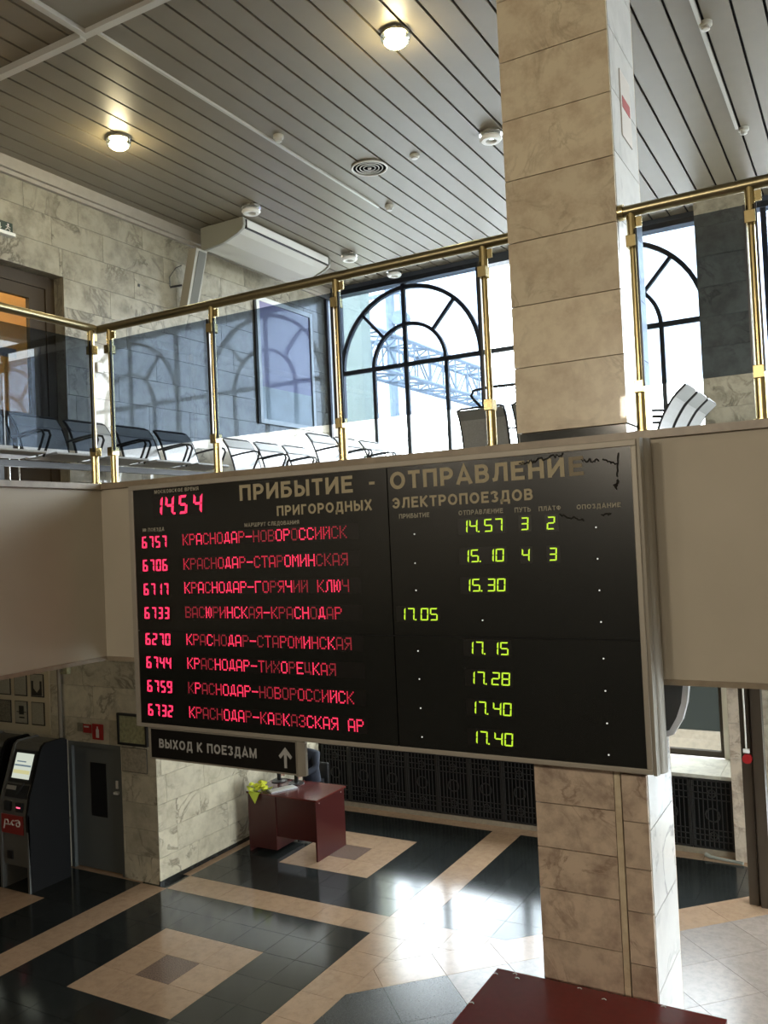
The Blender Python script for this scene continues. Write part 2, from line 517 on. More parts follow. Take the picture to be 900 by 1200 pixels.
# lettering: every letter is drawn from strokes of even width -----------------
def ell(cx, cy, rx, ry, a0, a1, n=12):
    return [(cx + rx * math.cos(R(a0 + (a1 - a0) * i / n)), cy + ry * math.sin(R(a0 + (a1 - a0) * i / n))) for i in range(n + 1)]
def glyph(c, w):
    """(advance width, strokes) of a capital letter one unit high"""
    h = w / 2
    W = {'П': .76, 'Р': .70, 'И': .78, 'Б': .70, 'Ы': .92, 'Т': .66, 'Е': .66, 'О': .86, 'В': .72, 'Л': .76, 'Н': .76, 'Г': .58, 'Д': .82, 'Х': .74, 'Э': .80,
         'К': .74, 'З': .66, 'С': .80, 'М': .90, 'Я': .74, 'А': .80, 'Ф': .90, 'Ь': .68, 'Й': .78, 'У': .72, 'Ш': 1.0, '№': 1.2, ' ': .30}[c]
    L, Q, T, B = h, W - h, 1 - h, h
    def bowl(x0, xr, ya, yb):
        r = abs(yb - ya) / 2
        rx = min(r * 1.05, xr - x0)
        return [(x0, ya)] + ell(xr - rx, (ya + yb) / 2, rx, r, 90, -90) + [(x0, yb)]
    vert = lambda x: [(x, 0), (x, 1)]
    S = {
     'П': [vert(L), vert(Q), [(0, T), (W, T)]],
     'Р': [vert(L), bowl(L, Q, T, .43)],
     'И': [vert(L), vert(Q), [(L, .10), (Q, .90)]],
     'Б': [vert(L), [(0, T), (W - .08, T)], bowl(L, Q, .58, B)],
     'Ы': [vert(L), bowl(L, .66 - h, .60, B), vert(Q)],
     'Ь': [vert(L), bowl(L, Q, .60, B)],
     'Т': [[(W / 2, 0), (W / 2, 1)], [(0, T), (W, T)]],
     'Е': [vert(L), [(0, T), (W, T)], [(0, B), (W, B)], [(0, .52), (W - .06, .52)]],
     'О': [ell(W / 2, .5, W / 2 - h, .5 - h, 0, 360, 24)],
     'В': [vert(L), bowl(L, Q - .04, T, .53), bowl(L, Q, .53, B)],
     'Л': [vert(Q), [(.18, T), (W, T)], [(.22 + h * .3, 1), (.22, .45), (.16, .14), (0, B)]],
     'Н': [vert(L), vert(Q), [(0, .5), (W, .5)]],
     'Г': [vert(L), [(0, T), (W, T)]],
     'Д': [[(0, B), (W, B)], [(h, -.2), (h, B)], [(W - h, -.2), (W - h, B)], [(W - .12 - h * .4, 0), (W - .12 - h * .4, 1)], [(.24, T), (W - .12, T)], [(.27, 1), (.25, .5), (.14, .02)]],
     'Х': [[(h * .7, 0), (W - h * .7, 1)], [(h * .7, 1), (W - h * .7, 0)]],
     'Э': [ell(W / 2 - .02, .5, W / 2 - h, .5 - h, 150, -150, 20), [(W * .35, .5), (Q, .5)]],
     'С': [ell(W / 2, .5, W / 2 - h, .5 - h, 38, 322, 20)],
     'К': [vert(L), [(L, .42), (W - h * .8, 1)], [(L + .12, .54), (W - h * .7, 0)]],
     'З': [[(.02, .80)] + ell(W / 2 - .03, .755, W / 2 - h, .245 - h, 150, -90, 10), ell(W / 2 - .01, .27, W / 2 - h, .27 - h, 90, -155, 12)],
     'М': [vert(L), vert(Q), [(L, .96), (W / 2, .12), (Q, .96)]],
     'Я': [vert(Q), [(W - x, y) for x, y in bowl(L, Q, T, .44)], [(W * .48, .44), (h * .8, 0)]],
     'А': [[(h * .6, 0), (W / 2, 1 - h * .3), (W - h * .6, 0)], [(.16, .28), (W - .16, .28)]],
     'Ф': [[(W / 2, 0), (W / 2, 1)], ell(W / 2, .52, W / 2 - h, .34 - h * .3, 0, 360, 22)],
     'Й': [vert(L), vert(Q), [(L, .10), (Q, .90)], ell(W / 2, 1.22, .17, .12, 180, 360, 8)],
     'У': [[(h * .6, 1), (W / 2 + .02, .36)], [(W - h * .6, 1), (W * .42, .10), (.28, h), (.06, h)]],
     'Ш': [vert(L), vert(W / 2), vert(Q), [(0, B), (W, B)]],
     '№': [vert(L), vert(.70 - h), [(L, .92), (.70 - h, .08)], ell(.98, .62, .18, .22, 0, 360, 14), [(.80, .2), (1.16, .2)]],
     ' ': []}[c]
    return W, S
def ribbon(pts, w):
    """flat mitred band along a polyline: list of quads"""
    P_ = [Vector(p) for p in pts]
    closed = (P_[0] - P_[-1]).length < 1e-6
    if closed: P_ = P_[:-1]
    n = len(P_); off = []
    for i in range(n):
        a = P_[i - 1] if (i > 0 or closed) else None
        b_ = P_[(i + 1) % n] if (i < n - 1 or closed) else None
        d1 = (P_[i] - a).normalized() if a is not None else None
        d2 = (b_ - P_[i]).normalized() if b_ is not None else None
        if d1 is None: d1 = d2
        if d2 is None: d2 = d1
        n1 = Vector((-d1.y, d1.x)); n2 = Vector((-d2.y, d2.x))
        m_ = (n1 + n2)
        m_ = m_.normalized() if m_.length > 1e-3 else n1
        k = min(1 / max(m_.dot(n1), .35), 2.2)
        off.append(m_ * k * w / 2)
    q = []
    for i in range(n if closed else n - 1):
        j = (i + 1) % n
        q.append((P_[i] - off[i], P_[j] - off[j], P_[j] + off[j], P_[i] + off[i]))
    return q
def lettering(name, s, x0, x1, zb, h, y, mat, parent, bold=0.0, th=0.0015):
    """printed lettering facing -Y, fitted between x0 and x1"""
    w = .20 if bold else .15
    gap = .17
    tot = 0; items = []
    for c in s:
        W, S = glyph(c, w)
        items.append((tot, S)); tot += W + gap
    sx = (x1 - x0) / (tot - gap)
    m = MB(); k = 0
    for o_, S in items:
        for st_ in S:
            k += 1
            for quad in ribbon(st_, w):
                n = len(m.v)
                m.v += [(x0 + (o_ + p.x) * sx, y - th - .00005 * (k % 5), zb + p.y * h) for p in quad]
                m.f.append((n, n + 1, n + 2, n + 3))
    return m.build(name, mat, parent, world=True)

# ------------------------------------------------------------------ the setting
ZC, ZF, ZB = 8.45, 4.717, 3.353            # ceiling, gallery floor, gallery underside
YR, YF, XW, XL, YW, XE = 4.92, 4.85, -5.33, -7.92, 12.4, 3.0
YC, XFAR = -5.0, -13.0                     # wall behind the camera, far end of the lower hall

# --- ground floor: polished granite tiles laid in bands and medallions
floor = struct(boxes(((XFAR, YC, -0.25), (XE + 0.3, 12.7, -0.022))).build('floor', 'joint'))
def clip(poly, a, b, c):
    """keep the side a*x+b*y>=c"""
    out = []
    for i in range(len(poly)):
        p, q = poly[i], poly[(i + 1) % len(poly)]
        dp, dq = a * p[0] + b * p[1] - c, a * q[0] + b * q[1] - c
        if dp >= 0: out.append(p)
        if (dp >= 0) != (dq >= 0):
            t = dp / (dp - dq)
            out.append((p[0] + (q[0] - p[0]) * t, p[1] + (q[1] - p[1]) * t))
    return out
def area(p):
    return abs(sum(p[i][0] * p[(i + 1) % len(p)][1] - p[(i + 1) % len(p)][0] * p[i][1] for i in range(len(p)))) / 2
def shrink(poly, g):
    cx = sum(p[0] for p in poly) / len(poly); cy = sum(p[1] for p in poly) / len(poly)
    out = []
    for x, y in poly:
        d = math.hypot(x - cx, y - cy)
        k = max(0, (d - g) / d) if d > 0 else 0
        out.append((cx + (x - cx) * k, cy + (y - cy) * k))
    return out
tiles = []
PX, PY = 3.33, 3.42
cx_ = [0, .39, .785, 1.235, 1.675, 2.125, 2.52, 2.91]
cy_ = [0, .41, .825, 1.275, 1.72, 2.175, 2.59, 3.0]
def axis_cuts(origin, P, band, cuts, lo, hi):
    out = []
    k0 = int(math.floor((lo - origin) / P)) - 1
    for k in range(k0, k0 + 12):
        c = origin + k * P
        out.append((c - band / 2, c + band / 2, 'band'))
        s = c + band / 2
        for i in range(7):
            out.append((s + cuts[i], s + cuts[i + 1], i))
    return [(max(a, lo), min(b, hi), t) for a, b, t in out if b > lo + .02 and a < hi - .02]
SQ = math.sqrt(0.5)
for (xa, xb, tx) in axis_cuts(-4.67, PX, .42, cx_, XFAR, XE):
    for (ya, yb, ty) in axis_cuts(8.11, PY, .42, cy_, 0.0, 11.28):
        if xb < -7.95 and ya > 7.95: continue
        if tx == 'band' or ty == 'band': mt = 'beige_stone'
        elif tx == 3 and ty == 3: mt = 'brown_stone'
        elif tx in (2, 3, 4) and ty in (2, 3, 4): mt = 'beige_stone'
        else: mt = 'black_stone'
        if ya > 7.7 and yb < 8.4 and xb < -7.7 and xa > -8.5: mt = 'black_stone'
        poly = [(xa, ya), (xb, ya), (xb, yb), (xa, yb)]
        if xb > -4.45:
            poly = clip(poly, -1, 1, 11.83)       # only outside the diamond
            if yb < 7.95: mt = 'beige_stone'
            elif xa > -4.2 and ya > 8.3: mt = 'black_stone'
            if len(poly) < 3 or area(poly) < 0.004: continue
        tiles.append((poly, mt))
# the diamond in the middle of the hall, laid on the diagonal
t = -12.0
tcuts = [8.365, 7.92] + [7.92 - .63 * k for k in range(1, 20)]
for i in range(len(tcuts) - 1):
    t1, t0 = tcuts[i], tcuts[i + 1]
    s = -6.0 + 2.6 % .63
    s = 2.6 - .63 * 14
    while s < 12:
        q = [((s0 - t_) * SQ, (s0 + t_) * SQ) for s0, t_ in ((s, t0), (s + .63, t0), (s + .63, t1), (s, t1))]
        poly = clip(clip(clip(clip(q, 1, 0, -4.46), -1, 0, -XE), 0, -1, -11.28), 0, 1, 0)
        if len(poly) >= 3 and area(poly) > .004:
            mt = 'beige_stone' if i == 0 else ('grey_stone' if s < 2.59 else 'pink_stone')
            tiles.append((poly, mt))
        s += .63
# border along the far wall
x = XL
while x < XE:
    tiles.append(([(x, 11.28), (min(x + .45, XE), 11.28), (min(x + .45, XE), 11.5), (x, 11.5)], 'beige_stone')); x += .45
def cam_px(p):
    v = Vector(p) - Vector((0, 0, E))
    d = v.dot(fw)
    return (450 + f_px * v.dot(r2) / d, 600 - f_px * v.dot(u2) / d, d) if d > 0.3 else (-999, -999, d)
scored = []
for poly, mt in tiles:
    c = (sum(p[0] for p in poly) / len(poly), sum(p[1] for p in poly) / len(poly), 0)
    u, v, d = cam_px(c)
    vis = -20 < u < 920 and v < 1225 and v > 905
    if 160 < u < 770 and v < 845 + (u - 160) * .1: vis = False
    if 640 < u < 800 and d < 5.3 + 40 and v > 905 and not (u > 800): vis = False      # behind the pillar
    scored.append((area(poly) / (d * d) if vis else -d, poly, mt))
scored.sort(key=lambda q: -q[0])
rest = {}
for k, (sc_, poly, mt) in enumerate(scored):
    p = shrink(poly, 0.003)
    if k < 295 and sc_ > 0:
        MB().prism(p, 'Z', -0.022, 0.0).build('floor_tile', mt, floor)
    else:
        rest.setdefault(mt, MB()).prism(p, 'Z', -0.022, 0.0)
for mt, m in rest.items():
    o = m.build('floor_tiles', mt, floor); o['kind'] = 'stuff'
struct(boxes(((XFAR, YC, -0.022), (XE, 0.0, 0.0))).build('floor', 'pink_stone'))

# --- gallery slab: an L around the open hall, with a stone edging
gal = struct(boxes(((XL, YF, ZB), (XE, YW, ZF - .045)), ((XL, YC, ZB), (XW, YF, ZF - .045))).build('floor', 'plaster'))
struct(boxes(((XL, YF - .035, ZF - .045), (XE, YW, ZF)), ((XL, YC, ZF - .045), (XW + .035, YF - .035, ZF))).build('trim_1', 'lip'))
struct(boxes(((XW + .001, YF - .012, ZB - .03), (XE, YF + .04, ZB)), ((XW - .04, YC, ZB - .03), (XW + .012, YF - .012, ZB))).build('trim_2', 'lip'))

# --- left wall of the gallery, clad in marble, with a door recess
DY0, DY1, DZ1 = 4.75, 6.76, 7.335
wl = struct(boxes(((XL - .6, YC, ZF - .2), (XL - .022, DY0, ZC + .2)), ((XL - .6, DY1, ZF - .2), (XL - .022, YW + .3, ZC + .2)),
                  ((XL - .6, DY0, DZ1), (XL - .022, DY1, ZC + .2))).build('wall_left', 'joint'))
zs = [ZF] + [E + .78 + .335 * k for k in range(0, 10)]
zs = [z for z in zs if z < 8.28] + [8.28]
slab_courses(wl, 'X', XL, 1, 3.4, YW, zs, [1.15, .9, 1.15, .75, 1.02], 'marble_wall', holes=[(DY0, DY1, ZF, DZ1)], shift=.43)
for z0, z1 in zip([ZF, 5.6, 6.5], [5.6, 6.5, DZ1]):
    piece('reveal_slab', 'marble_wall', (XL - .17, DY1, z0), (XL - .0222, DY1 + .02, z1 - .005), wl)
piece('reveal_slab', 'marble_wall', (XL - .17, DY0, DZ1), (XL - .0222, DY1, DZ1 + .02), wl)
struct(boxes(((XL, YC, 8.275), (XL + .05, YW, 8.32)), ((XL, YC, 8.32), (XL + .09, YW, 8.45))).build('trim_3', 'cornice'))

# --- lower walls on the left: door wall facing the camera and marble return
wf = struct(boxes(((XFAR, 7.952, 0), (-9.52, 8.3, ZB)), ((-8.53, 7.952, 0), (XL - .022, 8.3, ZB)), ((-9.52, 7.952, 1.67), (-8.53, 8.3, ZB)),
                  ((-9.52, 8.12, 0), (-8.53, 8.3, 1.67)), ((XL - .3, 8.0, 0), (XL - .022, YW + .3, ZB))).build('wall_front', 'joint'))
zl = [0, .325, .655, .98, 1.33, 1.66, 1.99, 2.41, 2.74, 3.07, ZB - .002]
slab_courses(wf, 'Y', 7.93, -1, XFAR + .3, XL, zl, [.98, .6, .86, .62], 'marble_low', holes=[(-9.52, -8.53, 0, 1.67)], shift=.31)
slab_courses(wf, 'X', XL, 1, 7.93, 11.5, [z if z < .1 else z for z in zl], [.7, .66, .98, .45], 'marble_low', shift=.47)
struct(boxes(((XL - .01, 7.92, 0), (XL + .012, 11.45, .05)), ((XFAR, 7.918, 0), (-9.53, 7.93, .05))).build('baseboard_left', 'black_stone'))

# --- far wall below the gallery windows: sill, grilles, lower windows
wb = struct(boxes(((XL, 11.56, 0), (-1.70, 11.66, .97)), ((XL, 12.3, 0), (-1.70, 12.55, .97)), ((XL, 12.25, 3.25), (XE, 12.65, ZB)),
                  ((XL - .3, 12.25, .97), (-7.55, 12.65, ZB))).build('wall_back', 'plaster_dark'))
x = -7.9
k = 0
while x < -1.75:
    piece('sill_slab', 'sill', (x + .002, 11.46, .965), (min(x + 1.01, -1.70) - .002, 12.3, 1.01), wb); x += 1.01
struct(boxes(((XL, 11.5, .0), (-1.70, 11.56, .07))).build('baseboard_back', 'lip'))
def grille(i, x0, x1):
    g = thing('radiator_grille', GL[i], 'grille', ((x0 + x1) / 2, 11.5, .07), 0, 'cast grilles under the back windows')
    w = (x1 - x0) / 2 - .004
    boxes(((-w, .03, 0), (w, .045, .86))).build('backing', 'grille_back', g)
    boxes(((-w, 0, 0), (-w + .018, .03, .87)), ((w - .018, 0, 0), (w, .03, .87)), ((-w, 0, .85), (w, .03, .87)), ((-w, 0, 0), (w, .03, .02))).build('frame', 'grille', g)
    m = MB()
    for k in range(9):
        xx = -w + .03 + k * (2 * w - .06) / 8
        if abs(xx) > .06 or True:
            m.box((xx - .006, .005, .02), (xx + .006, .022, .85))
    for zz in (.10, .17, .24, .62, .70, .78):
        m.box((-w + .01, .008, zz - .006), (w - .01, .020, zz + .006))
    m.build('bars', 'grille', g)
    for zz in (.43, .70, .17):
        ring = MB()
        rr = .085 if zz == .43 else .045
        ring.tube([(rr * math.cos(a * R(30)), .004, zz + rr * math.sin(a * R(30))) for a in range(12)], .010, 5, closed=True)
        ring.build('rosette', 'grille', g, smooth=True)
ORD = ['first', 'second', 'third', 'fourth', 'fifth', 'sixth', 'seventh', 'eighth', 'ninth', 'tenth', 'eleventh', 'twelfth', 'thirteenth', 'fourteenth']
gx = [-7.88 + k * .5148 for k in range(13)]
GL = []
for k in range(12):
    if k == 0: GL.append('dark cast grille with rosette, hidden behind the burgundy desk end of the row')
    elif k < 9: GL.append('dark cast grille with rosette, %s from the marble wall in the row' % ORD[k])
    else: GL.append('dark cast grille with rosette, %s from the marble wall, right of the pillar' % ORD[k])
for k in range(12): grille(k, gx[k], gx[k + 1])

def low_window(n, x0, x1):
    w = boxes(((x0, 12.36, 1.01), (x0 + .05, 12.44, 3.25)), ((x1 - .05, 12.36, 1.01), (x1, 12.44, 3.25)),
              ((x0 + .05, 12.36, 1.01), (x1 - .05, 12.44, 1.09)), ((x0 + .05, 12.36, 3.18), (x1 - .05, 12.44, 3.25))).build('window_%d' % n, 'brown_frame')
    struct(w)
    boxes(((x0 + .05, 12.395, 1.09), (x1 - .05, 12.401, 3.18))).build('pane', 'clear', w)
    return w
for i, (a, b_) in enumerate(((-7.55, -6.2), (-6.2, -4.85), (-4.85, -3.5), (-3.5, -1.90))):
    low_window(i + 4, a, b_)
# bright stone reveal at the right end of the lower windows and the marble pier beside it
struct(boxes(((-1.90, 12.3, 1.01), (-1.70, 12.5, 3.25)), ((-7.55, 12.15, 3.28), (-1.70, 12.25, ZB))).build('trim_4', 'pale_frame'))
pier = struct(boxes(((-1.678, 11.42, 0), (-1.172, YW + .2, ZB)), ((-1.828, 11.92, ZF), (-1.172, YW + .2, ZC))).build('wall_pier', 'joint'))
slab_courses(pier, 'Y', 11.40, -1, -1.70, -1.15, [0, .42, .84, 1.27, 1.7, 2.12, 2.55, 2.97, ZB - .002], [.70], 'marble_pillar_low', shift=0)
slab_courses(pier, 'X', -1.15, 1, 11.40, 12.5, [0, .42, .84, 1.27, 1.7, 2.12, 2.55, 2.97, ZB - .002], [1.1], 'marble_pillar_low', shift=0)
slab_courses(pier, 'X', -1.70, -1, 11.40, 12.2, [0, .42, .84, 1.27, 1.7, 2.12, 2.55, 2.97, ZB - .002], [.8], 'marble_pillar_low', shift=0)
zz = [ZF + .0, 5.28, 5.68, 6.08, 6.48, 6.88, 7.28, 7.68, 8.08, ZC]
slab_courses(pier, 'Y', 11.90, -1, -1.85, -1.15, zz, [.70], 'marble_wall', shift=0)
slab_courses(pier, 'X', -1.15, 1, 11.90, 12.5, zz, [.6], 'marble_wall', shift=0)
slab_courses(pier, 'X', -1.85, -1, 11.90, 12.5, zz, [.6], 'marble_wall', shift=0)

# --- arched gallery windows in the back wall
struct(boxes(((XL, 12.3, 8.31), (XE, 12.5, ZC + .1))).build('trim_5', 'dark_frame'))
struct(boxes(((XL, 12.32, ZF), (XE, 12.6, 5.1))).build('wall_back', 'plaster'))
ZT = E + 2.785
def arc(cx, cz, r, w, a0, a1, n, y0, y1):
    m = MB()
    for i in range(n):
        a = a0 + (a1 - a0) * i / n; b_ = a0 + (a1 - a0) * (i + 1) / n
        p = [(cx + (r - w) * math.cos(a), cz + (r - w) * math.sin(a)), (cx + r * math.cos(a), cz + r * math.sin(a)),
             (cx + r * math.cos(b_), cz + r * math.sin(b_)), (cx + (r - w) * math.cos(b_), cz + (r - w) * math.sin(b_))]
        m.prism(p, 'Y', y0, y1)
    return m
def arch_window(n, cx):
    w = MB()
    y0, y1 = 12.36, 12.44
    for sx in (-1, 1):
        w.box((cx + sx * 1.285 - .035, y0, 5.1), (cx + sx * 1.285 + .035, y1, 8.31))
    w.box((cx - 1.25, y0, 5.1), (cx + 1.25, y1, 5.16))
    w = struct(w.build('window_%d' % n, 'dark_frame'))
    arc(cx, ZT, 1.30, .065, 0, math.pi, 28, 12.365, 12.435).build('outer_arch', 'dark_frame', w)
    arc(cx, ZT, .69, .055, 0, math.pi, 20, 12.366, 12.434).build('inner_arch', 'dark_frame', w)
    boxes(((cx - 1.25, 12.37, ZT - .035), (cx + 1.25, 12.43, ZT + .035))).build('transom', 'dark_frame', w)
    for a in (48, 132):
        c, s_ = math.cos(R(a)), math.sin(R(a))
        p = [(cx + .66 * c - .025 * s_, ZT + .66 * s_ + .025 * c), (cx + 1.26 * c - .025 * s_, ZT + 1.26 * s_ + .025 * c),
             (cx + 1.26 * c + .025 * s_, ZT + 1.26 * s_ - .025 * c), (cx + .66 * c + .025 * s_, ZT + .66 * s_ - .025 * c)]
        MB().prism(p, 'Y', 12.372, 12.428).build('spoke', 'dark_frame', w)
    for dx in (-.665, .665):
        boxes(((cx + dx - .03, 12.374, 5.16), (cx + dx + .03, 12.426, ZT - .03))).build('mullion', 'dark_frame', w)
    boxes(((cx - .09, 12.375, 5.16), (cx - .02, 12.425, 8.31))).build('mullion', 'dark_frame', w)
    for i, (a, b_) in enumerate(((-1.25, -.665), (-.665, -.055), (-.055, .665), (.665, 1.25))):
        boxes(((cx + a + .03, 12.397, 5.16), (cx + b_ - .03, 12.403, ZT - .035))).build('pane', 'clear', w)
    boxes(((cx - 1.25, 12.397, ZT + .035), (cx + 1.25, 12.403, 8.31))).build('pane', 'clear', w)
    return w
for n, cx in ((1, -6.43), (2, -3.10), (3, .23)):
    arch_window(n, cx)
# narrow lights between the arches
for n, (a, b_) in enumerate(((-5.11, -4.42), (1.55, XE))):
    w = struct(boxes(((a, 12.37, ZT - .035), (b_, 12.43, ZT + .035)), ((a, 12.37, 5.1), (b_, 12.43, 5.16))).build('window_%d' % (n + 9), 'dark_frame'))
    boxes(((a, 12.397, 5.16), (b_, 12.403, ZT - .035))).build('pane', 'clear', w)
    boxes(((a, 12.397, ZT + .035), (b_, 12.403, 8.31))).build('pane', 'clear', w)
# black corner post where the marble wall meets the windows
struct(boxes(((XL, 12.22, 5.4), (XL + .05, 12.28, 8.27))).build('trim_6', 'dark_frame'))
struct(boxes(((XL, 12.28, 5.1), (XL + .02, 12.36, 8.31))).build('trim_7', 'poster_frame'))

# --- entrance side (right), mostly outside the frame: tall openings to daylight
struct(boxes(((XE, YC, -.1), (XE + .3, 4.9, ZC + .2)), ((XE, 11.2, -.1), (XE + .3, 12.7, ZC + .2)),
             ((XE, 4.9, 3.3), (XE + .3, 11.2, 5.1)), ((XE, 4.9, 5.1), (XE + .3, 7.2, 8.2)), ((XE, 4.9, 8.2), (XE + .3, 11.2, ZC + .2))).build('wall_right', 'plaster'))
for n, (z0, z1) in enumerate(((.0, 3.3), (5.1, 8.2))):
    w = MB()
    ya = (4.9, 7.2)[n]
    for k in range(5):
        y = ya + k * (11.2 - ya) / 4
        w.box((XE + .1, y - .03 if k else y, z0), (XE + .16, y + .03 if k < 4 else y, z1))
    w = struct(w.build('window_%d' % (n + 11), 'dark_frame'))
    boxes(((XE + .128, ya + .03, z0), (XE + .132, 11.17, z1))).build('pane', 'clear', w)
# walls that close the hall behind the camera
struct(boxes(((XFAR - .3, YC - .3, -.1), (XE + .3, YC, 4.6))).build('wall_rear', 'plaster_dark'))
struct(boxes(((XFAR - .3, YC - .3, 4.6), (XE + .3, YC, ZC + .2))).build('wall_rear', 'plaster'))
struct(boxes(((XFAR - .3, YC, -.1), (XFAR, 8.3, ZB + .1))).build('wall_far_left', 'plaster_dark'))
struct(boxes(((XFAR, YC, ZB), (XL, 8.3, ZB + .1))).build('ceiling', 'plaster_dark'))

# --- ceiling: hung metal slats with black joints, plain soffit over the open hall
ceil = struct(boxes(((XL - .3, YC - .3, ZC + .035), (XE + .3, YW + .3, ZC + .3))).build('ceiling', 'void'))
px, off = .2385, -2.702
k = -22
while True:
    xa = off + k * px
    if xa > XE: break
    a, b_ = max(xa + .012, XL), min(xa + px - .012, XE)
    if b_ > XL + .03 and b_ - a > .02:
        y0 = YR + .03 if xa > -5.45 else YC
        piece('ceiling_slat', 'slat', (a, y0, ZC), (b_, 12.3, ZC + .02), ceil)
    k += 1
struct(boxes(((-5.40, YC, ZC - .005), (XE, YR, ZC + .03))).build('ceiling', 'soffit'))
struct(boxes(((-5.43, YC, ZC - .045), (-5.37, YR - .03, ZC + .005)), ((-5.43, YR - .03, ZC - .045), (XE, YR + .035, ZC + .005)),
             ((XL, YR - .03, ZC - .06), (-5.43, YR + .035, ZC - .001))).build('trim_8', 'trim_metal'))

# --- the marble pillar through both storeys
PX0, PX1, PY0, PY1 = -1.825, -1.168, 4.875, 5.52
pil = struct(boxes(((PX0 + .022, PY0 + .022, 0), (PX1 - .022, PY1 - .022, ZC))).build('wall_pillar', 'joint'))
zu = [4.775, 5.166, 5.535, 5.92, 6.298, 6.665, 7.026, 7.40, 7.77, 8.14, ZC]
slab_courses(pil, 'Y', PY0, -1, PX0, PX1, zu, [.66], 'marble_pillar', shift=0, gap=.005, jitter=.002)
slab_courses(pil, 'X', PX1, 1, PY0 + .022, PY1 - .022, [z + .04 if 4.8 < z < 8.4 else z for z in zu], [.7], 'marble_lit', shift=0, gap=.005)
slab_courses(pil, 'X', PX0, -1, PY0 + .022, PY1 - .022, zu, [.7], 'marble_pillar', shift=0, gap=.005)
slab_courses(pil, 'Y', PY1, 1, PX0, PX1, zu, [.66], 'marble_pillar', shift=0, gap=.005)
zlo = [0, .27, .53, .79, 1.05, 1.30, 1.555, 1.807, 2.096, 2.336, 2.595, 2.86, 3.11, ZB - .002]
slab_courses(pil, 'Y', PY0, -1, PX0, -1.352, zlo, [.5], 'marble_pillar_low', shift=0, gap=.006, jitter=.003)
slab_courses(pil, 'Y', PY0, -1, -1.312, PX1, [z - .05 if .1 < z < 3.2 else z for z in zlo], [.5], 'marble_pillar_low', shift=0, gap=.006, jitter=.003)
piece('joint_strip', 'marble_pillar', (-1.349, PY0 - .008, 0), (-1.315, PY0 + .02, ZB - .002), pil)
slab_courses(pil, 'X', PX1, 1, PY0 + .022, PY1 - .022, [0, .55, 1.1, 1.6, 2.02, 2.5, 2.93, ZB - .002], [.7], 'marble_lit', shift=0, gap=.006)
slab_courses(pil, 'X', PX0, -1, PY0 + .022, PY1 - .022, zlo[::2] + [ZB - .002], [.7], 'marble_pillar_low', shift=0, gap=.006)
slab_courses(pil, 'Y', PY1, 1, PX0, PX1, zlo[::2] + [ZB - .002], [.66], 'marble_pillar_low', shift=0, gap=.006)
struct(boxes(((PX0 + .012, PY0 + .012, ZF), (PX1 - .012, PY1 - .012, 4.772))).build('baseboard_pillar', 'black_stone'))

# ------------------------------------------------------------------ railings
ZR = E + 1.776
def railing(name, label, axis, posts, a, b, panes, end_cap=None, loc=(0, 0, 0), side=1):
    """axis X: run along X at Y=YR ; axis Y: run along Y at X=-5.38"""
    t = thing(name, label, 'railing', loc)
    C_ = YR if axis == 'X' else -5.38
    def P(u, d, z):
        return (u, C_ + d, z) if axis == 'X' else (C_ - d, u, z)
    m = MB().tube([P(a, 0, ZR), P(b, 0, ZR)], .033, 14)
    m.build('handrail', 'brass_rail', t, smooth=True, world=True)
    if end_cap is not None:
        MB().tube([P(end_cap, 0, ZR), P(end_cap + .03, 0, ZR)], .045, 14).build('end_flange', 'brass', t, smooth=True, world=True)
    for u in posts:
        m = MB()
        m.tube([P(u, 0, ZF), P(u, 0, ZF + .012)], .042, 14)
        m.tube([P(u, 0, ZF + .012), P(u, 0, E + .74)], .030, 14)
        m.tube([P(u, 0, E + .74), P(u, 0, E + 1.62)], .019, 12)
        m.tube([P(u, 0, E + 1.62), P(u, 0, ZR)], .027, 12)
        p = m.build('post', 'brass', t, smooth=True, world=True)
        for z in (E + .775, E + 1.595):
            q0, q1 = P(u - .028, -.045, z - .034), P(u + .028, .028, z + .034)
            lo = tuple(min(i, j) for i, j in zip(q0, q1)); hi = tuple(max(i, j) for i, j in zip(q0, q1))
            boxes((lo, hi)).build('clamp', 'brass', p, world=True, bevel=.003)
        # hook plate under the handrail
        q0, q1 = P(u + .028, -.006, ZR - .095), P(u + .058, .006, ZR - .04)
        lo = tuple(min(i, j) for i, j in zip(q0, q1)); hi = tuple(max(i, j) for i, j in zip(q0, q1))
        boxes((lo, hi)).build('bracket', 'brass', p, world=True)
    for (u0, u1) in panes:
        q0, q1 = P(u0 + .034, -.030, E + .773), P(u1 - .034, -.018, E + 1.665)
        lo = tuple(min(i, j) for i, j in zip(q0, q1)); hi = tuple(max(i, j) for i, j in zip(q0, q1))
        g = MB()
        # one sheet: the front face carries the tint, edges are dark gaskets
        cc = P(0, -.024, 0)
        if axis == 'X':
            g.v = [(lo[0], cc[1], lo[2]), (hi[0], cc[1], lo[2]), (hi[0], cc[1], hi[2]), (lo[0], cc[1], hi[2])]
        else:
            g.v = [(cc[0], lo[1], lo[2]), (cc[0], hi[1], lo[2]), (cc[0], hi[1], hi[2]), (cc[0], lo[1], hi[2])]
        g.f = [(0, 1, 2, 3)]
        pane = g.build('glass_pane', 'smoked', t, world=True)
        for uu in (u0 + .022, u1 - .034):
            e = MB()
            q0, q1 = P(uu, -.030, E + .773), P(uu + .012, -.016, E + 1.665)
            e.box(tuple(min(i, j) for i, j in zip(q0, q1)), tuple(max(i, j) for i, j in zip(q0, q1)))
            e.build('edge_gasket', 'gasket', pane, world=True)
    return t
railing('glass_railing', 'brass and smoked glass railing between the open corner and the left side of the pillar', 'X',
        [-5.245, -4.18, -3.085, -2.005], -5.38, PX0, [(-5.245, -4.18), (-4.18, -3.085), (-3.085, -2.005)])
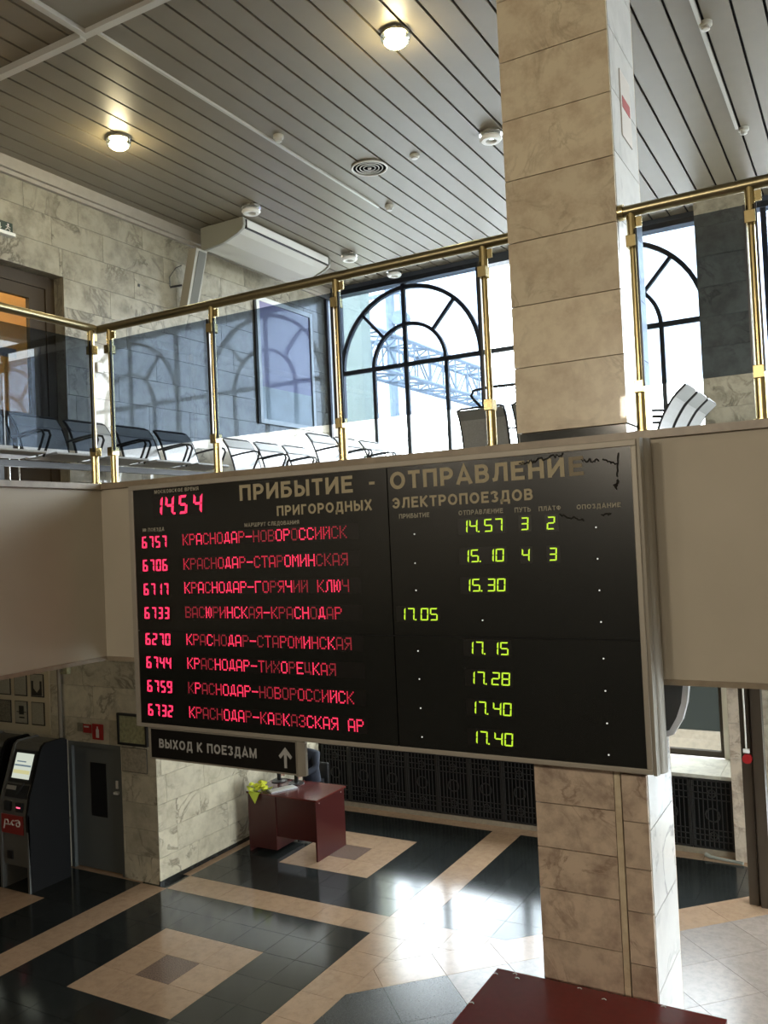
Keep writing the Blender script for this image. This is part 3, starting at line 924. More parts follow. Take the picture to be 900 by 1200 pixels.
railing('glass_railing', 'brass and smoked glass railing to the right of the marble pillar', 'X',
        [-1.10, -.48, .55, 1.6], -1.168, XE, [(-1.10, -.48), (-.48, .55), (.55, 1.6)], end_cap=-1.168)
railing('glass_railing', 'brass and smoked glass railing along the left gallery wing by the brown door', 'Y',
        [4.845, 3.78, 2.7, 1.6], YC, 4.885, [(3.78, 4.845), (2.7, 3.78), (1.6, 2.7)])

# ------------------------------------------------------------------ departure board
BX0, BX1, BZ0, BZ1, BY = -4.775, -1.068, 2.893, 4.655, 4.60
bd = thing('departure_board', 'large black electronic train timetable board with red and yellow-green figures', 'information board', ((BX0 + BX1) / 2, BY, BZ0))
boxes(((BX0 + .03, BY + .03, BZ0 + .02), (BX1 - .03, 4.80, BZ1 - .02))).build('casing', 'black_plastic', bd, world=True)
boxes(((BX0, BY, BZ1 - .035), (BX1, BY + .20, BZ1))).build('top_frame', 'board_frame', bd, world=True, bevel=.004)
boxes(((BX0, BY, BZ0), (BX1, BY + .20, BZ0 + .028))).build('bottom_frame', 'board_frame', bd, world=True, bevel=.004)
boxes(((BX0, BY, BZ0 + .028), (BX0 + .045, BY + .20, BZ1 - .035))).build('side_frame', 'board_frame', bd, world=True, bevel=.004)
boxes(((BX1 - .030, BY, BZ0 + .028), (BX1, BY + .05, BZ1 - .035))).build('side_frame', 'board_frame', bd, world=True, bevel=.004)
pr = [(BX1 + .0, BY + .012), (BX1 + .018, BY + .01), (BX1 + .026, BY + .03), (BX1 + .028, BY + .045)]
for k in range(9):
    a = R(-70 + k * 20)
    pr.append((BX1 + .012 + .04 * math.cos(a), BY + .115 + .065 * math.sin(a)))
pr += [(BX1, BY + .19)]
MB().prism(pr, 'Z', BZ0 - .006, BZ1 + .006).build('side_profile', 'board_side', bd, world=True, smooth=True)
JX, JZ = -2.582, 3.592
for (a, b_, c, d) in ((BX0 + .045, JX - .004, JZ + .004, BZ1 - .035), (JX + .004, BX1 - .03, JZ + .004, BZ1 - .035),
                      (BX0 + .045, JX - .004, BZ0 + .028, JZ - .004), (JX + .004, BX1 - .03, BZ0 + .028, JZ - .004)):
    boxes(((a, BY + .008, c), (b_, BY + .03, d))).build('front_panel', 'panel', bd, world=True)
boxes(((BX0 + .045, BY + .02, JZ - .004), (BX1 - .03, BY + .028, JZ + .004))).build('panel_joint', 'void', bd, world=True)
FY = BY + .007
PRINT = [('МОСКОВСКОЕ ВРЕМЯ', -4.517, -4.097, 4.583, .026, 0), ('№ ПОЕЗДА', -4.647, -4.435, 4.312, .026, 0), ('ПРИБЫТИЕ', -3.734, -2.83, 4.485, .107, 1),
         ('-', -2.71, -2.67, 4.525, .107, 1), ('ПРИГОРОДНЫХ', -3.427, -2.696, 4.367, .066, 1), ('МАРШРУТ СЛЕДОВАНИЯ', -3.702, -3.251, 4.306, .026, 0),
         ('ОТПРАВЛЕНИ', -2.56, -1.462, 4.484, .107, 1), ('Е', -1.436, -1.354, 4.484, .105, 2), ('ЭЛЕКТРОПОЕЗДОВ', -2.554, -1.65, 4.367, .065, 1),
         ('ПРИБЫТИЕ', -2.508, -2.302, 4.304, .028, 0), ('ОТПРАВЛЕНИЕ', -2.111, -1.833, 4.304, .027, 0), ('ПУТЬ', -1.762, -1.666, 4.302, .028, 0),
         ('ПЛАТФ', -1.62, -1.492, 4.302, .026, 0), ('ОПОЗДАНИЕ', -1.403, -1.163, 4.3, .025, 0)]
for s, x0, x1, z, h, kind in PRINT:
    if s == '-':
        boxes(((x0, FY - .002, z), (x1, FY, z + .018))).build('printed_heading', 'print', bd, world=True)
        continue
    lettering('printed_heading', s, x0, x1, z, h, FY, ('print_dim', 'print', 'print_ghost')[kind], bd, bold=(.012 if kind == 0 else .032))
SEG = {'0': 'abcdef', '1': 'bc', '2': 'abged', '3': 'abgcd', '4': 'fgbc', '5': 'afgcd', '6': 'afgcde', '7': 'abc', '8': 'abcdefg', '9': 'abfgcd'}
def digit(ch, xr, zb, w, h, y, mat, parent, slant=.09, sw=None):
    """seven bars lit inside a cell whose right edge is xr"""
    sw = sw or h * .135
    x0 = xr - w
    def Q(u, v): return (x0 + u + v * slant, zb + v)
    m = MB(); g = sw * .12
    H2 = h / 2
    rects = {'a': [(sw * .5 + g, h), (w - sw * .5 - g, h), (w - sw - g, h - sw), (sw + g, h - sw)],
             'd': [(sw + g, sw), (w - sw - g, sw), (w - sw * .5 - g, 0), (sw * .5 + g, 0)],
             'g': [(sw * .6 + g, H2), (sw + g, H2 + sw / 2), (w - sw - g, H2 + sw / 2), (w - sw * .6 - g, H2), (w - sw - g, H2 - sw / 2), (sw + g, H2 - sw / 2)],
             'b': [(w - sw, H2 + g + sw * .4), (w, H2 + g), (w, h - g), (w - sw, h - sw - g)],
             'c': [(w - sw, sw + g), (w, g), (w, H2 - g), (w - sw, H2 - g - sw * .4)],
             'f': [(0, H2 + g), (sw, H2 + g + sw * .4), (sw, h - sw - g), (0, h - g)],
             'e': [(0, g), (sw, sw + g), (sw, H2 - g - sw * .4), (0, H2 - g)]}
    for k in SEG[ch]:
        m.prism([Q(u, v) for u, v in rects[k]], 'Y', y - .003, y)
    return m.build('digit', mat, parent, world=True)
def number(s, rights, zb, w, h, mat, slant=.09, dot=None, sw=None, name='led_number'):
    """a read-out window with its digits as sub-parts"""
    ch = [c for c in s if c != '.']
    xr = rights
    L_ = xr[0] - w - .01; Rr = xr[-1] + .016 + h * slant
    win = boxes(((L_, FY + .0002, zb - .012), (Rr, FY + .004, zb + h + .012))).build(name, 'sign_panel', bd, world=True)
    for c, x in zip(ch, xr):
        digit(c, x, zb, w, h, FY, mat, win, slant, sw)
    if '.' in s:
        x = xr[1] + .006
        boxes(((x, FY - .003, zb), (x + h * .11, FY, zb + h * .11))).build('point', mat, win, world=True)
number('14.54', [-4.066 - .374 - .012, -4.066 - .265 - .012, -4.066 - .136 - .012, -4.078], 4.425, .078, .132, 'red_digit', .10)
for s, z in (('6757', 4.193), ('6706', 4.024), ('6717', 3.851), ('6733', 3.679), ('6270', 3.49), ('6744', 3.321), ('6759', 3.15), ('6732', 2.978)):
    number(s, [-4.612, -4.547, -4.482, -4.420], z, .046, .084, 'red_digit', .05)
for s, z in (('14.57', 4.2), ('15.10', 4.027), ('15.30', 3.857), ('17.15', 3.494), ('17.28', 3.321), ('17.40', 3.149), ('17.40', 2.978)):
    number(s, [-1.843 - .2175, -1.843 - .155, -1.843 - .062, -1.843], z, .050, .074, 'green_digit', .07, sw=.0075)
number('17.05', [-2.281 - .2175, -2.281 - .155, -2.281 - .062, -2.281], 3.687, .050, .074, 'green_digit', .07, sw=.0075)
for s, x, z in (('3', -1.687, 4.2), ('2', -1.533, 4.197), ('4', -1.689, 4.024), ('3', -1.531, 4.024)):
    number(s, [x], z, .046, .072, 'green_digit', .07, sw=.0075)
for x, z in [(-2.409, 4.206), (-2.413, 4.031), (-2.415, 3.867), (-2.421, 3.503), (-2.42, 3.335), (-2.421, 3.161), (-2.42, 2.989), (-1.303, 4.198), (-1.303, 4.028),
             (-1.302, 3.858), (-1.302, 3.688), (-1.991, 3.691), (-1.299, 3.492), (-1.298, 3.319), (-1.298, 3.146), (-1.298, 2.978)]:
    MB().tube([(x, FY, z), (x, FY - .002, z)], .0045, 8).build('led_dot', 'white_dot', bd, world=True)
FONT = {
 'К': '10001 10010 10100 11000 10100 10010 10001', 'Р': '11110 10001 10001 11110 10000 10000 10000',
 'А': '01110 10001 10001 10001 11111 10001 10001', 'С': '01110 10001 10000 10000 10000 10001 01110',
 'Н': '10001 10001 10001 11111 10001 10001 10001', 'О': '01110 10001 10001 10001 10001 10001 01110',
 'Д': '00110 01010 01010 01010 01010 11111 10001', 'В': '11110 10001 10001 11110 10001 10001 11110',
 'Й': '10101 10001 10011 10101 11001 10001 10001', 'Т': '11111 00100 00100 00100 00100 00100 00100',
 'М': '10001 11011 10101 10101 10001 10001 10001', 'И': '10001 10001 10011 10101 11001 10001 10001',
 'Я': '01111 10001 10001 01111 00101 01001 10001', 'Г': '11111 10000 10000 10000 10000 10000 10000',
 'Ч': '10001 10001 10001 01111 00001 00001 00001', 'Л': '00111 01001 01001 01001 01001 01001 10001',
 'Ю': '10010 10101 10101 11101 10101 10101 10010', 'Х': '10001 10001 01010 00100 01010 10001 10001',
 'Е': '11111 10000 10000 11110 10000 10000 11111', 'Ц': '10010 10010 10010 10010 10010 11111 00001',
 'З': '01110 10001 00001 00110 00001 10001 01110', '-': '00000 00000 00000 11111 00000 00000 00000'}
ROWS = [('КРАСНОДАР-НОВОРОССИЙСК', 4.201), ('КРАСНОДАР-СТАРОМИНСКАЯ', 4.029), ('КРАСНОДАР-ГОРЯЧИЙ КЛЮЧ', 3.861), ('ВАСЮРИНСКАЯ-КРАСНОДАР', 3.689),
        ('КРАСНОДАР-СТАРОМИНСКАЯ', 3.497), ('КРАСНОДАР-ТИХОРЕЦКАЯ', 3.330), ('КРАСНОДАР-НОВОРОССИЙСК', 3.158), ('КРАСНОДАР-КАВКАЗСКАЯ АР', 2.987)]
rnd = random.Random(11)
for s, zb in ROWS:
    line = boxes(((-4.275, FY + .0002, zb - .010), (-2.80, FY + .004, zb + .09))).build('route_line', 'sign_panel', bd, world=True)
    for i, ch in enumerate(s):
        if ch == ' ': continue
        m = MB()
        x0 = -4.262 + i * .0629
        for r_, row in enumerate(FONT[ch].split()):
            for c_, bit in enumerate(row):
                if bit == '1':
                    x = x0 + c_ * .0108; z = zb + (6 - r_) * .0115
                    n = len(m.v)
                    m.v += [(x, FY - .002, z), (x + .0088, FY - .002, z), (x + .0088, FY - .002, z + .0094), (x, FY - .002, z + .0094)]
                    m.f.append((n, n + 1, n + 2, n + 3))
        q = rnd.random()
        mt = 'red_led_dim' if q < .33 else ('red_led_mid' if q < .68 else 'red_led')
        if ch == '-' or (i > 5 and i < 8): mt = 'red_led'
        m.build('led_character', mt, line, world=True)
# dark residue and scrawls at the top right corner of the board
sc_m = MB()
rnd = random.Random(3)
def scrawl(x, z, dx, dz, n, amp):
    pts = []
    for i in range(n):
        pts.append((x + dx * i / n + rnd.uniform(-amp, amp) * .4, FY - .002, z + dz * i / n + rnd.uniform(-amp, amp)))
    sc_m.tube(pts, .0042, 4)
scrawl(-1.72, 4.575, .26, .03, 34, .012)
scrawl(-1.36, 4.565, .10, -.01, 16, .010)
scrawl(-1.25, 4.56, .09, -.03, 12, .010)
scrawl(-1.162, 4.585, -.015, -.13, 12, .010)
scrawl(-1.17, 4.45, -.02, -.05, 20, .020)
scrawl(-1.50, 4.275, .14, -.04, 16, .008)
scrawl(-1.27, 4.26, .06, .01, 10, .006)
sc_m.build('residue_marks', 'scribble', bd, world=True)['kind'] = 'stuff'
lettering('residue_label', 'ОПОЗДАНИЕ', -1.403, -1.163, 4.3, .025, FY - .0025, 'print_dim', bd, bold=.008)

# sign below the board
sg = thing('direction_sign', 'black sign with grey lettering and up arrow under the board', 'sign', (-4.0, 4.65, 2.66))
SY = 4.65
boxes(((-4.683, SY, 2.662), (-3.385, SY + .05, 2.876))).build('panel', 'sign_panel', sg, world=True)
boxes(((-4.69, SY - .004, 2.872), (-3.37, SY + .054, 2.880)), ((-4.69, SY - .004, 2.654), (-3.37, SY + .054, 2.664)), ((-4.70, SY - .004, 2.654), (-4.683, SY + .054, 2.880))).build('frame', 'board_frame', sg, world=True)
MB().prism([(-3.385, SY - .006), (-3.365, SY - .012), (-3.348, SY - .004), (-3.335, SY + .01), (-3.325, SY + .02), (-3.325, SY + .045), (-3.345, SY + .056), (-3.385, SY + .056)], 'Z', 2.650, 2.882).build('end_profile', 'board_side', sg, world=True, smooth=True)
lettering('lettering', 'ВЫХОД К ПОЕЗДАМ', -4.605, -3.712, 2.738, .066, SY, 'sign_letter', sg, bold=.012)
ax = -3.472
MB().prism([(ax - .011, 2.695), (ax + .011, 2.695), (ax + .011, 2.785), (ax + .040, 2.755), (ax + .055, 2.772), (ax, 2.832), (ax - .055, 2.772), (ax - .040, 2.755), (ax - .011, 2.785)],
           'Y', SY - .002, SY).build('arrow', 'sign_letter', sg, world=True)
for hx in (-4.6, -3.5): boxes(((hx, SY + .01, 2.879), (hx + .03, SY + .04, 2.886))).build('hanger', 'board_frame', sg, world=True)

# ------------------------------------------------------------------ burgundy cabinet in front of the pillar
cb = thing('tall_cabinet', 'glossy burgundy laminate cabinet seen from above in front of the pillar', 'cabinet', (-1.41, 4.1, 0))
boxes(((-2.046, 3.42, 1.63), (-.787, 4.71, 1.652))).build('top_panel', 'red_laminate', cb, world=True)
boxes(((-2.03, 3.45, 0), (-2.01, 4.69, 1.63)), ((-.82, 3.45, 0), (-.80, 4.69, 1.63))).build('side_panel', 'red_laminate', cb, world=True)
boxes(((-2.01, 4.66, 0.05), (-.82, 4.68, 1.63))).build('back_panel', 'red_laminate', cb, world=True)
boxes(((-2.01, 3.47, 0.1), (-1.42, 3.49, 1.62))).build('door', 'red_laminate', cb, world=True)
boxes(((-1.41, 3.47, 0.1), (-.82, 3.49, 1.62))).build('door', 'red_laminate', cb, world=True)
boxes(((-2.01, 3.5, 0), (-.82, 4.66, .1))).build('plinth', 'black_plastic', cb, world=True)
for x, y in ((-2.03, 4.64), (-1.93, 4.685), (-1.90, 4.645), (-1.55, 4.685), (-1.40, 4.63), (-1.1, 4.69), (-2.03, 4.30), (-2.035, 4.0)):
    MB().tube([(x - .012, y, 1.6535), (x, y + .008, 1.6545), (x + .012, y, 1.6535)], .0025, 5).build('screw_cover', 'white_plastic', cb, world=True)

# ------------------------------------------------------------------ desk with its things and the attendant
dk = thing('desk', 'burgundy laminate desk standing on the beige floor medallion beside the marble wall', 'desk', (-7.1, 9.65, 0))
DT = .80
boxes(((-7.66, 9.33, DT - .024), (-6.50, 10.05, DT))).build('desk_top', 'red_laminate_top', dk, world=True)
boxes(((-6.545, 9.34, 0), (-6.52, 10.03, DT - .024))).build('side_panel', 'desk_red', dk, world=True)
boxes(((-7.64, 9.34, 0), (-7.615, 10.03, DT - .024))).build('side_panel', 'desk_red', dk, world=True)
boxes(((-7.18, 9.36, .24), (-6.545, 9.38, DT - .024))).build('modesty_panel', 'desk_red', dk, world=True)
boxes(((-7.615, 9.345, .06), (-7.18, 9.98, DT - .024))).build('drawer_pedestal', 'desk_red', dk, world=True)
for x, y, z in ((-6.519, 9.42, .74), (-6.519, 9.95, .74)):
    MB().tube([(x, y, z), (x + .003, y, z)], .008, 8).build('screw_cap', 'white_plastic', dk, world=True)
def monitor(loc, rz, label):
    t = thing('monitor', label, 'monitor', loc, rz)
    MB().lathe([(.11, 0), (.11, .012), (.02, .022), (.018, .03)], seg=20).build('base', 'black_plastic', t, smooth=True)
    boxes(((-.025, -.015, .02), (.025, .015, .22))).build('neck', 'black_plastic', t)
    boxes(((-.135, -.02, .14), (.135, .02, .40))).build('housing', 'black_plastic', t, bevel=.006)
    boxes(((-.12, .0201, .16), (.12, .022, .38))).build('display', 'screen_off', t)
    return t
monitor((-7.22, 9.90, DT), R(5), 'black monitor on the desk under the arrow of the hanging sign')
monitor((-7.52, 9.90, DT), R(-5), 'black monitor on the desk end next to the marble wall')
lp = thing('keyboard', 'silver keyboard lying to the right of the yellow bouquet', 'keyboard', (-7.22, 9.57, DT), R(62))
boxes(((-.20, -.07, 0), (.20, .07, .016))).build('keyboard_body', 'seat_metal', lp, bevel=.004)
m = MB()
for i in range(12):
    for j in range(4):
        m.box((-.18 + i * .0305, -.065 + j * .034, .016), (-.155 + i * .0305, -.037 + j * .034, .022))
o = m.build('keys', 'white_plastic', lp); o['kind'] = 'stuff'
bq = thing('flower_bouquet', 'bright yellow bouquet with its wrapping hanging over the desk edge', 'flowers', (-7.50, 9.42, DT))
rnd = random.Random(5)
heads = []
for i in range(16):
    a = rnd.uniform(0, 6.28); rr = rnd.uniform(0, .13)
    heads.append((rr * math.cos(a) * 1.1, rr * math.sin(a) * .8 - .02, rnd.uniform(.03, .12)))
for hx, hy, hz in heads:
    m = MB()
    for k in range(6):
        a = k * R(60) + rnd.uniform(-.3, .3)
        m.ball((hx + .022 * math.cos(a), hy + .022 * math.sin(a), hz), (.02, .02, .016), 6, 4)
    m.ball((hx, hy, hz + .01), .018, 6, 4)
    m.build('blossom', 'yellow', bq, smooth=True)
m = MB()
for i in range(10):
    a = i * R(36)
    c, s_ = math.cos(a), math.sin(a)
    n = len(m.v)
    r1 = .15 + .03 * (i % 2)
    m.v += [(.03 * c, .03 * s_ - .01, .004), (r1 * math.cos(a - .3), r1 * .8 * math.sin(a - .3) - .01, .03), (r1 * 1.15 * c, r1 * .9 * s_ - .01, .05), (r1 * math.cos(a + .3), r1 * .8 * math.sin(a + .3) - .01, .03)]
    m.f.append((n, n + 1, n + 2, n + 3))
n = len(m.v)
m.v += [(-.10, -.10, .012), (.10, -.10, .012), (.02, -.115, -.14), (-.02, -.11, -.10), (-.09, -.125, .0), (.09, -.125, .0), (.02, -.13, -.14)]
m.f += [(n, n + 1, n + 5, n + 4), (n + 4, n + 5, n + 6)]
m.build('wrapping', 'yellow_wrap', bq)
m = MB()
for i in range(8):
    a = i * .8
    m.ball((.12 * math.cos(a), .09 * math.sin(a), .03), (.03, .012, .006), 6, 4)
m.build('leaves', 'leaf', bq, smooth=True)
pp = boxes(((0, 0, 0), (.21, .30, .003))).build('paper_sheet', 'paper')
pp.location = (-7.05, 9.62, DT); pp.rotation_euler = (0, 0, R(5)); bpy.data.objects.remove(pp)

def skin_body(name, verts, edges, radii, mat, parent, levels=2):
    me = bpy.data.meshes.new(name)
    me.from_pydata(verts, edges, [])
    o = bpy.data.objects.new(name, me); COL.objects.link(o)
    o.modifiers.new('skin', 'SKIN').use_smooth_shade = True
    if not me.skin_vertices:
        me.skin_vertices.new(name='')
    for i, r in enumerate(radii):
        sv = me.skin_vertices[0].data[i]
        sv.radius = (r, r) if not isinstance(r, tuple) else r
        sv.use_root = (i == 0)
    s = o.modifiers.new('sub', 'SUBSURF'); s.levels = levels; s.render_levels = levels
    dg = bpy.context.evaluated_depsgraph_get(); dg.update()
    me2 = bpy.data.meshes.new_from_object(o.evaluated_get(dg))
    bpy.data.objects.remove(o)
    me2.materials.clear(); me2.materials.append(MT[mat]); me2.shade_smooth(); me2.name = name
    o2 = bpy.data.objects.new(name, me2); COL.objects.link(o2); o2.parent = parent
    return o2
# office chair under the attendant
oc = thing('office_chair', 'black office chair behind the desk under the seated attendant', 'chair', (-7.46, 10.60, 0))
boxes(((-.23, -.23, .40), (.23, .22, .47))).build('seat', 'black_plastic', oc, bevel=.02)
boxes(((-.14, .24, .52), (.14, .29, .84))).build('backrest', 'black_plastic', oc, bevel=.02)
MB().tube([(0, .1, .40), (0, .30, .42), (0, .31, .6)], .02, 8).build('back_support', 'seat_tube', oc, smooth=True)
MB().tube([(0, 0, .07), (0, 0, .40)], .028, 10).build('column', 'seat_tube', oc, smooth=True)
for k in range(5):
    a = R(72 * k + 10)
    l = MB().tube([(0, 0, .09), (.26 * math.cos(a), .26 * math.sin(a), .06)], [.022, .015], 8).build('leg', 'seat_tube', oc)
    MB().ball((.26 * math.cos(a), .26 * math.sin(a), .028), .028, 8, 6).build('caster', 'black_plastic', l, smooth=True)
# the attendant: seated, leaning forward to the desk, only shoulder and side in view
pn = thing('person', 'seated person in dark navy jacket leaning over the burgundy desk, head hidden behind the board', 'person', (-7.42, 10.55, 0))
V = [(0, .04, .52), (0, .02, .66), (0, -.03, .82), (0, -.08, .98), (0, -.12, 1.08), (0, -.14, 1.16),            # pelvis to neck base 0-5
     (-.17, -.11, 1.06), (-.24, -.22, .90), (-.20, -.42, .86),                                               # left arm 6-8
     (.17, -.11, 1.06), (.24, -.22, .90), (.16, -.42, .86)]                                                 # right arm 9-11
skin_body('jacket', V, [(0, 1), (1, 2), (2, 3), (3, 4), (4, 5), (4, 6), (6, 7), (7, 8), (4, 9), (9, 10), (10, 11)],
          [(.17, .12), (.155, .11), (.165, .115), (.175, .12), (.14, .10), (.06, .06), .075, .052, .040, .075, .052, .040], 'cloth_blue', pn)
V = [(0, .03, .53), (-.10, -.02, .54), (-.13, -.38, .53), (-.13, -.40, .12), (.10, -.02, .54), (.13, -.38, .53), (.13, -.40, .12)]
skin_body('trousers', V, [(0, 1), (1, 2), (2, 3), (0, 4), (4, 5), (5, 6)], [.13, .10, .068, .05, .10, .068, .05], 'trousers', pn)
for sx in (-1, 1):
    MB().ball((sx * .13, -.45, .045), (.045, .13, .045), 10, 6).build('shoe', 'shoe', pn, smooth=True)
V = [(0, -.145, 1.15), (0, -.165, 1.22), (0, -.18, 1.28), (0, -.195, 1.36), (0, -.19, 1.43), (0, -.262, 1.29), (0, -.285, 1.335)]
hd = skin_body('head', V, [(0, 1), (1, 2), (2, 3), (3, 4), (2, 5), (3, 6)], [.055, .055, .078, .092, .06, .028, .016], 'skin', pn)
MB().ball((0, -.17, 1.40), (.098, .105, .092), 14, 9).build('hair', 'hair', pn, smooth=True)
for sx in (-1, 1):
    MB().ball((sx * .032, -.283, 1.355), (.012, .008, .007), 8, 6).build('eye', 'eye', hd, smooth=True)
    MB().ball((sx * .092, -.185, 1.34), (.012, .022, .03), 8, 6).build('ear', 'skin', hd, smooth=True)
MB().ball((0, -.288, 1.285), (.022, .008, .005), 8, 6).build('mouth', 'red_laminate', hd, smooth=True)
for sx in (-1, 1):
    bx, by, bz = (sx * .18 if sx < 0 else .15), -.44, .845
    V = [(bx, by + .04, bz + .01), (bx - sx * .005, by - .02, bz), (bx - sx * .01, by - .055, bz)]
    E_ = [(0, 1), (1, 2)]; Rr = [.024, (.034, .016), (.034, .014)]
    for k in range(4):
        ox = bx - sx * .01 + (k - 1.5) * .018
        ln = (.055, .068, .072, .06)[k]
        i0 = len(V)
        V += [(ox, by - .075, bz + .002), (ox, by - .075 - ln * .55, bz - .004), (ox, by - .075 - ln, bz - .018)]
        E_ += [(2, i0), (i0, i0 + 1), (i0 + 1, i0 + 2)]; Rr += [.010, .0088, .0075]
    i0 = len(V)
    V += [(bx - sx * .042, by - .03, bz - .005), (bx - sx * .055, by - .065, bz - .012)]
    E_ += [(1, i0), (i0, i0 + 1)]; Rr += [.011, .009]
    skin_body('hand', V, E_, Rr, 'skin', pn)

# ------------------------------------------------------------------ waiting benches on the gallery
def make_bench(name, label, n, loc, rz, group=None, tall=.86, shell=.56, pitch=.66, lean=.17):
    t = thing(name, label, 'bench', loc, rz, group)
    L_ = n * pitch
    boxes(((-L_ / 2, -.20, .30), (L_ / 2, -.14, .36))).build('beam', 'seat_tube', t)
    for sx in (-1, 1):
        x = sx * (L_ / 2 - .3)
        boxes(((x - .025, -.195, .03), (x + .025, -.145, .30)), ((x - .03, -.42, 0), (x + .03, .12, .035))).build('leg', 'seat_tube', t)
    # one seat is drawn once and its meshes shared
    def back_profile(z):
        u = (z - .40) / (tall - .40)
        return .01 + lean * (u ** 1.5) + (.03 * max(0, u - .8) / .2)
    zs_ = [.40 + (tall - .40) * i / 7 for i in range(8)]
    first = None
    for k in range(n):
        x = -L_ / 2 + pitch * (k + .5)
        if first is None:
            h = shell / 2
            outl = [(back_profile(z), z) for z in zs_]
            outl2 = [(y + .016, z) for y, z in outl][::-1]
            bk = MB()
            bk.prism(outl + outl2, 'X', -h + .012, h - .012)
            s1 = bk.build('backrest', 'seat_metal', t)
            pan = [(-.46, .415), (-.44, .435), (-.30, .425), (-.05, .405), (.01, .42), (.01, .405), (-.05, .388), (-.30, .405), (-.45, .41)]
            s2 = MB().prism(pan, 'X', -h + .01, h - .01).build('seat', 'seat_metal', t)
            fr = MB()
            path = [(-h, y + .008, z) for y, z in outl] + [(-h + .05, outl[-1][0] + .008, tall + .015), (h - .05, outl[-1][0] + .008, tall + .015)] + [(h, y + .008, z) for y, z in outl[::-1]]
            fr.tube(path, .012, 7)
            s3 = fr.build('back_frame', 'seat_tube', t, smooth=True)
            hd_ = MB().prism([(back_profile(tall - .11) - .012, tall - .11), (back_profile(tall) - .014, tall - .005), (back_profile(tall) + .02, tall - .005), (back_profile(tall - .11) + .02, tall - .11)], 'X', -h + .012, h - .012)
            s4 = hd_.build('head_pad', 'grey_metal', t)
            arms = []
            for sx in (-1, 1):
                xx = sx * (h + .012)
                p_ = [(xx, back_profile(.62), .62), (xx, -.10, .64), (xx, -.30, .655), (xx, -.37, .64), (xx, -.39, .60), (xx, -.34, .50), (xx, -.28, .40)]
                arms.append(MB().tube(p_, .013, 7).build('armrest', 'seat_tube', t, smooth=True))
            first = [s1, s2, s3, s4] + arms
            for o in first: o.location.x = x
        else:
            for o in first:
                c = o.copy(); COL.objects.link(c); c.parent = t; c.location.x = x
    return t
GB = 'benches along the marble wall'
make_bench('waiting_bench', 'long row of linked metal seats along the marble wall nearest the brown door', 5, (-7.20, 6.55, ZF), R(90), GB)
make_bench('waiting_bench', 'row of linked metal seats along the marble wall under the framed poster', 3, (-7.18, 9.75, ZF), R(90), GB)
make_bench('waiting_bench', 'row of linked metal seats standing one row out from the marble wall near the windows', 3, (-6.12, 10.15, ZF), R(90), 'benches in the middle of the gallery')
make_bench('waiting_bench', 'row of grey perforated seats seen from behind, just left of the pillar', 2, (-3.42, 9.05, ZF), R(180), 'benches in the middle of the gallery', lean=.12)
make_bench('waiting_bench', 'row of curved grey seat backs showing above the edge to the right of the pillar', 3, (-1.86, 9.85, ZF), R(-90), 'benches in the middle of the gallery', lean=.26)

# luggage cart by the seats left of the pillar
lc = thing('luggage_cart', 'luggage cart with a bent dark push handle behind the grey seats', 'cart', (-4.05, 9.95, ZF))
MB().tube([(.12, -.05, .25), (.10, -.05, .80), (-.20, -.05, 1.13), (-.24, -.05, 1.19), (-.20, -.05, 1.25), (.0, -.05, 1.27), (.42, -.05, 1.26)], .018, 8).build('push_handle', 'seat_tube', lc, smooth=True)
boxes(((-.05, -.28, .20), (.75, .22, .26))).build('platform', 'grey_metal', lc, bevel=.01)
for x, y in ((.05, -.24), (.05, .18), (.68, -.24), (.68, .18)):
    MB().tube([(x, y - .02, .10), (x, y + .02, .10)], .10, 14).build('wheel', 'black_plastic', lc)
boxes(((.0, -.26, .26), (.03, .20, .70))).build('basket_side', 'grey_metal', lc)

# ------------------------------------------------------------------ gallery wall fittings
dr = struct(boxes(((XL - .25, DY0, ZF), (XL - .16, DY0 + .12, DZ1)), ((XL - .25, DY1 - .12, ZF), (XL - .16, DY1, DZ1)), ((XL - .25, DY0 + .12, DZ1 - .14), (XL - .16, DY1 - .12, DZ1))).build('door_1', 'door_wood'))
leaf = boxes(((XL - .24, DY0 + .12, ZF + .02), (XL - .18, DY0 + .30, DZ1 - .14)), ((XL - .24, DY1 - .33, ZF + .02), (XL - .18, DY1 - .12, DZ1 - .14)),
             ((XL - .24, DY0 + .30, ZF + .02), (XL - .18, DY1 - .33, ZF + 1.03)), ((XL - .24, DY0 + .30, DZ1 - .28), (XL - .18, DY1 - .33, DZ1 - .14))).build('door_leaf', 'door_wood', dr)
boxes(((XL - .212, DY0 + .30, ZF + 1.03), (XL - .208, DY1 - .33, DZ1 - .28))).build('glass_pane', 'clear', leaf)
MB().tube([(XL - .18, DY1 - .60, ZF + .95), (XL - .10, DY1 - .60, ZF + .95), (XL - .10, DY1 - .60, ZF + .25), (XL - .18, DY1 - .60, ZF + .25)], .014, 8).build('pull_handle', 'chrome', leaf, smooth=True)
MB().tube([(XL - .18, DY1 - .72, ZF + .95), (XL - .10, DY1 - .72, ZF + .95), (XL - .10, DY1 - .72, ZF + .25), (XL - .18, DY1 - .72, ZF + .25)], .014, 8).build('pull_handle', 'chrome', leaf, smooth=True)
boxes(((XL - .179, DY0 + .5, ZF + 1.62), (XL - .176, DY1 - .52, ZF + 1.72))).build('door_notice', 'black_plastic', leaf)
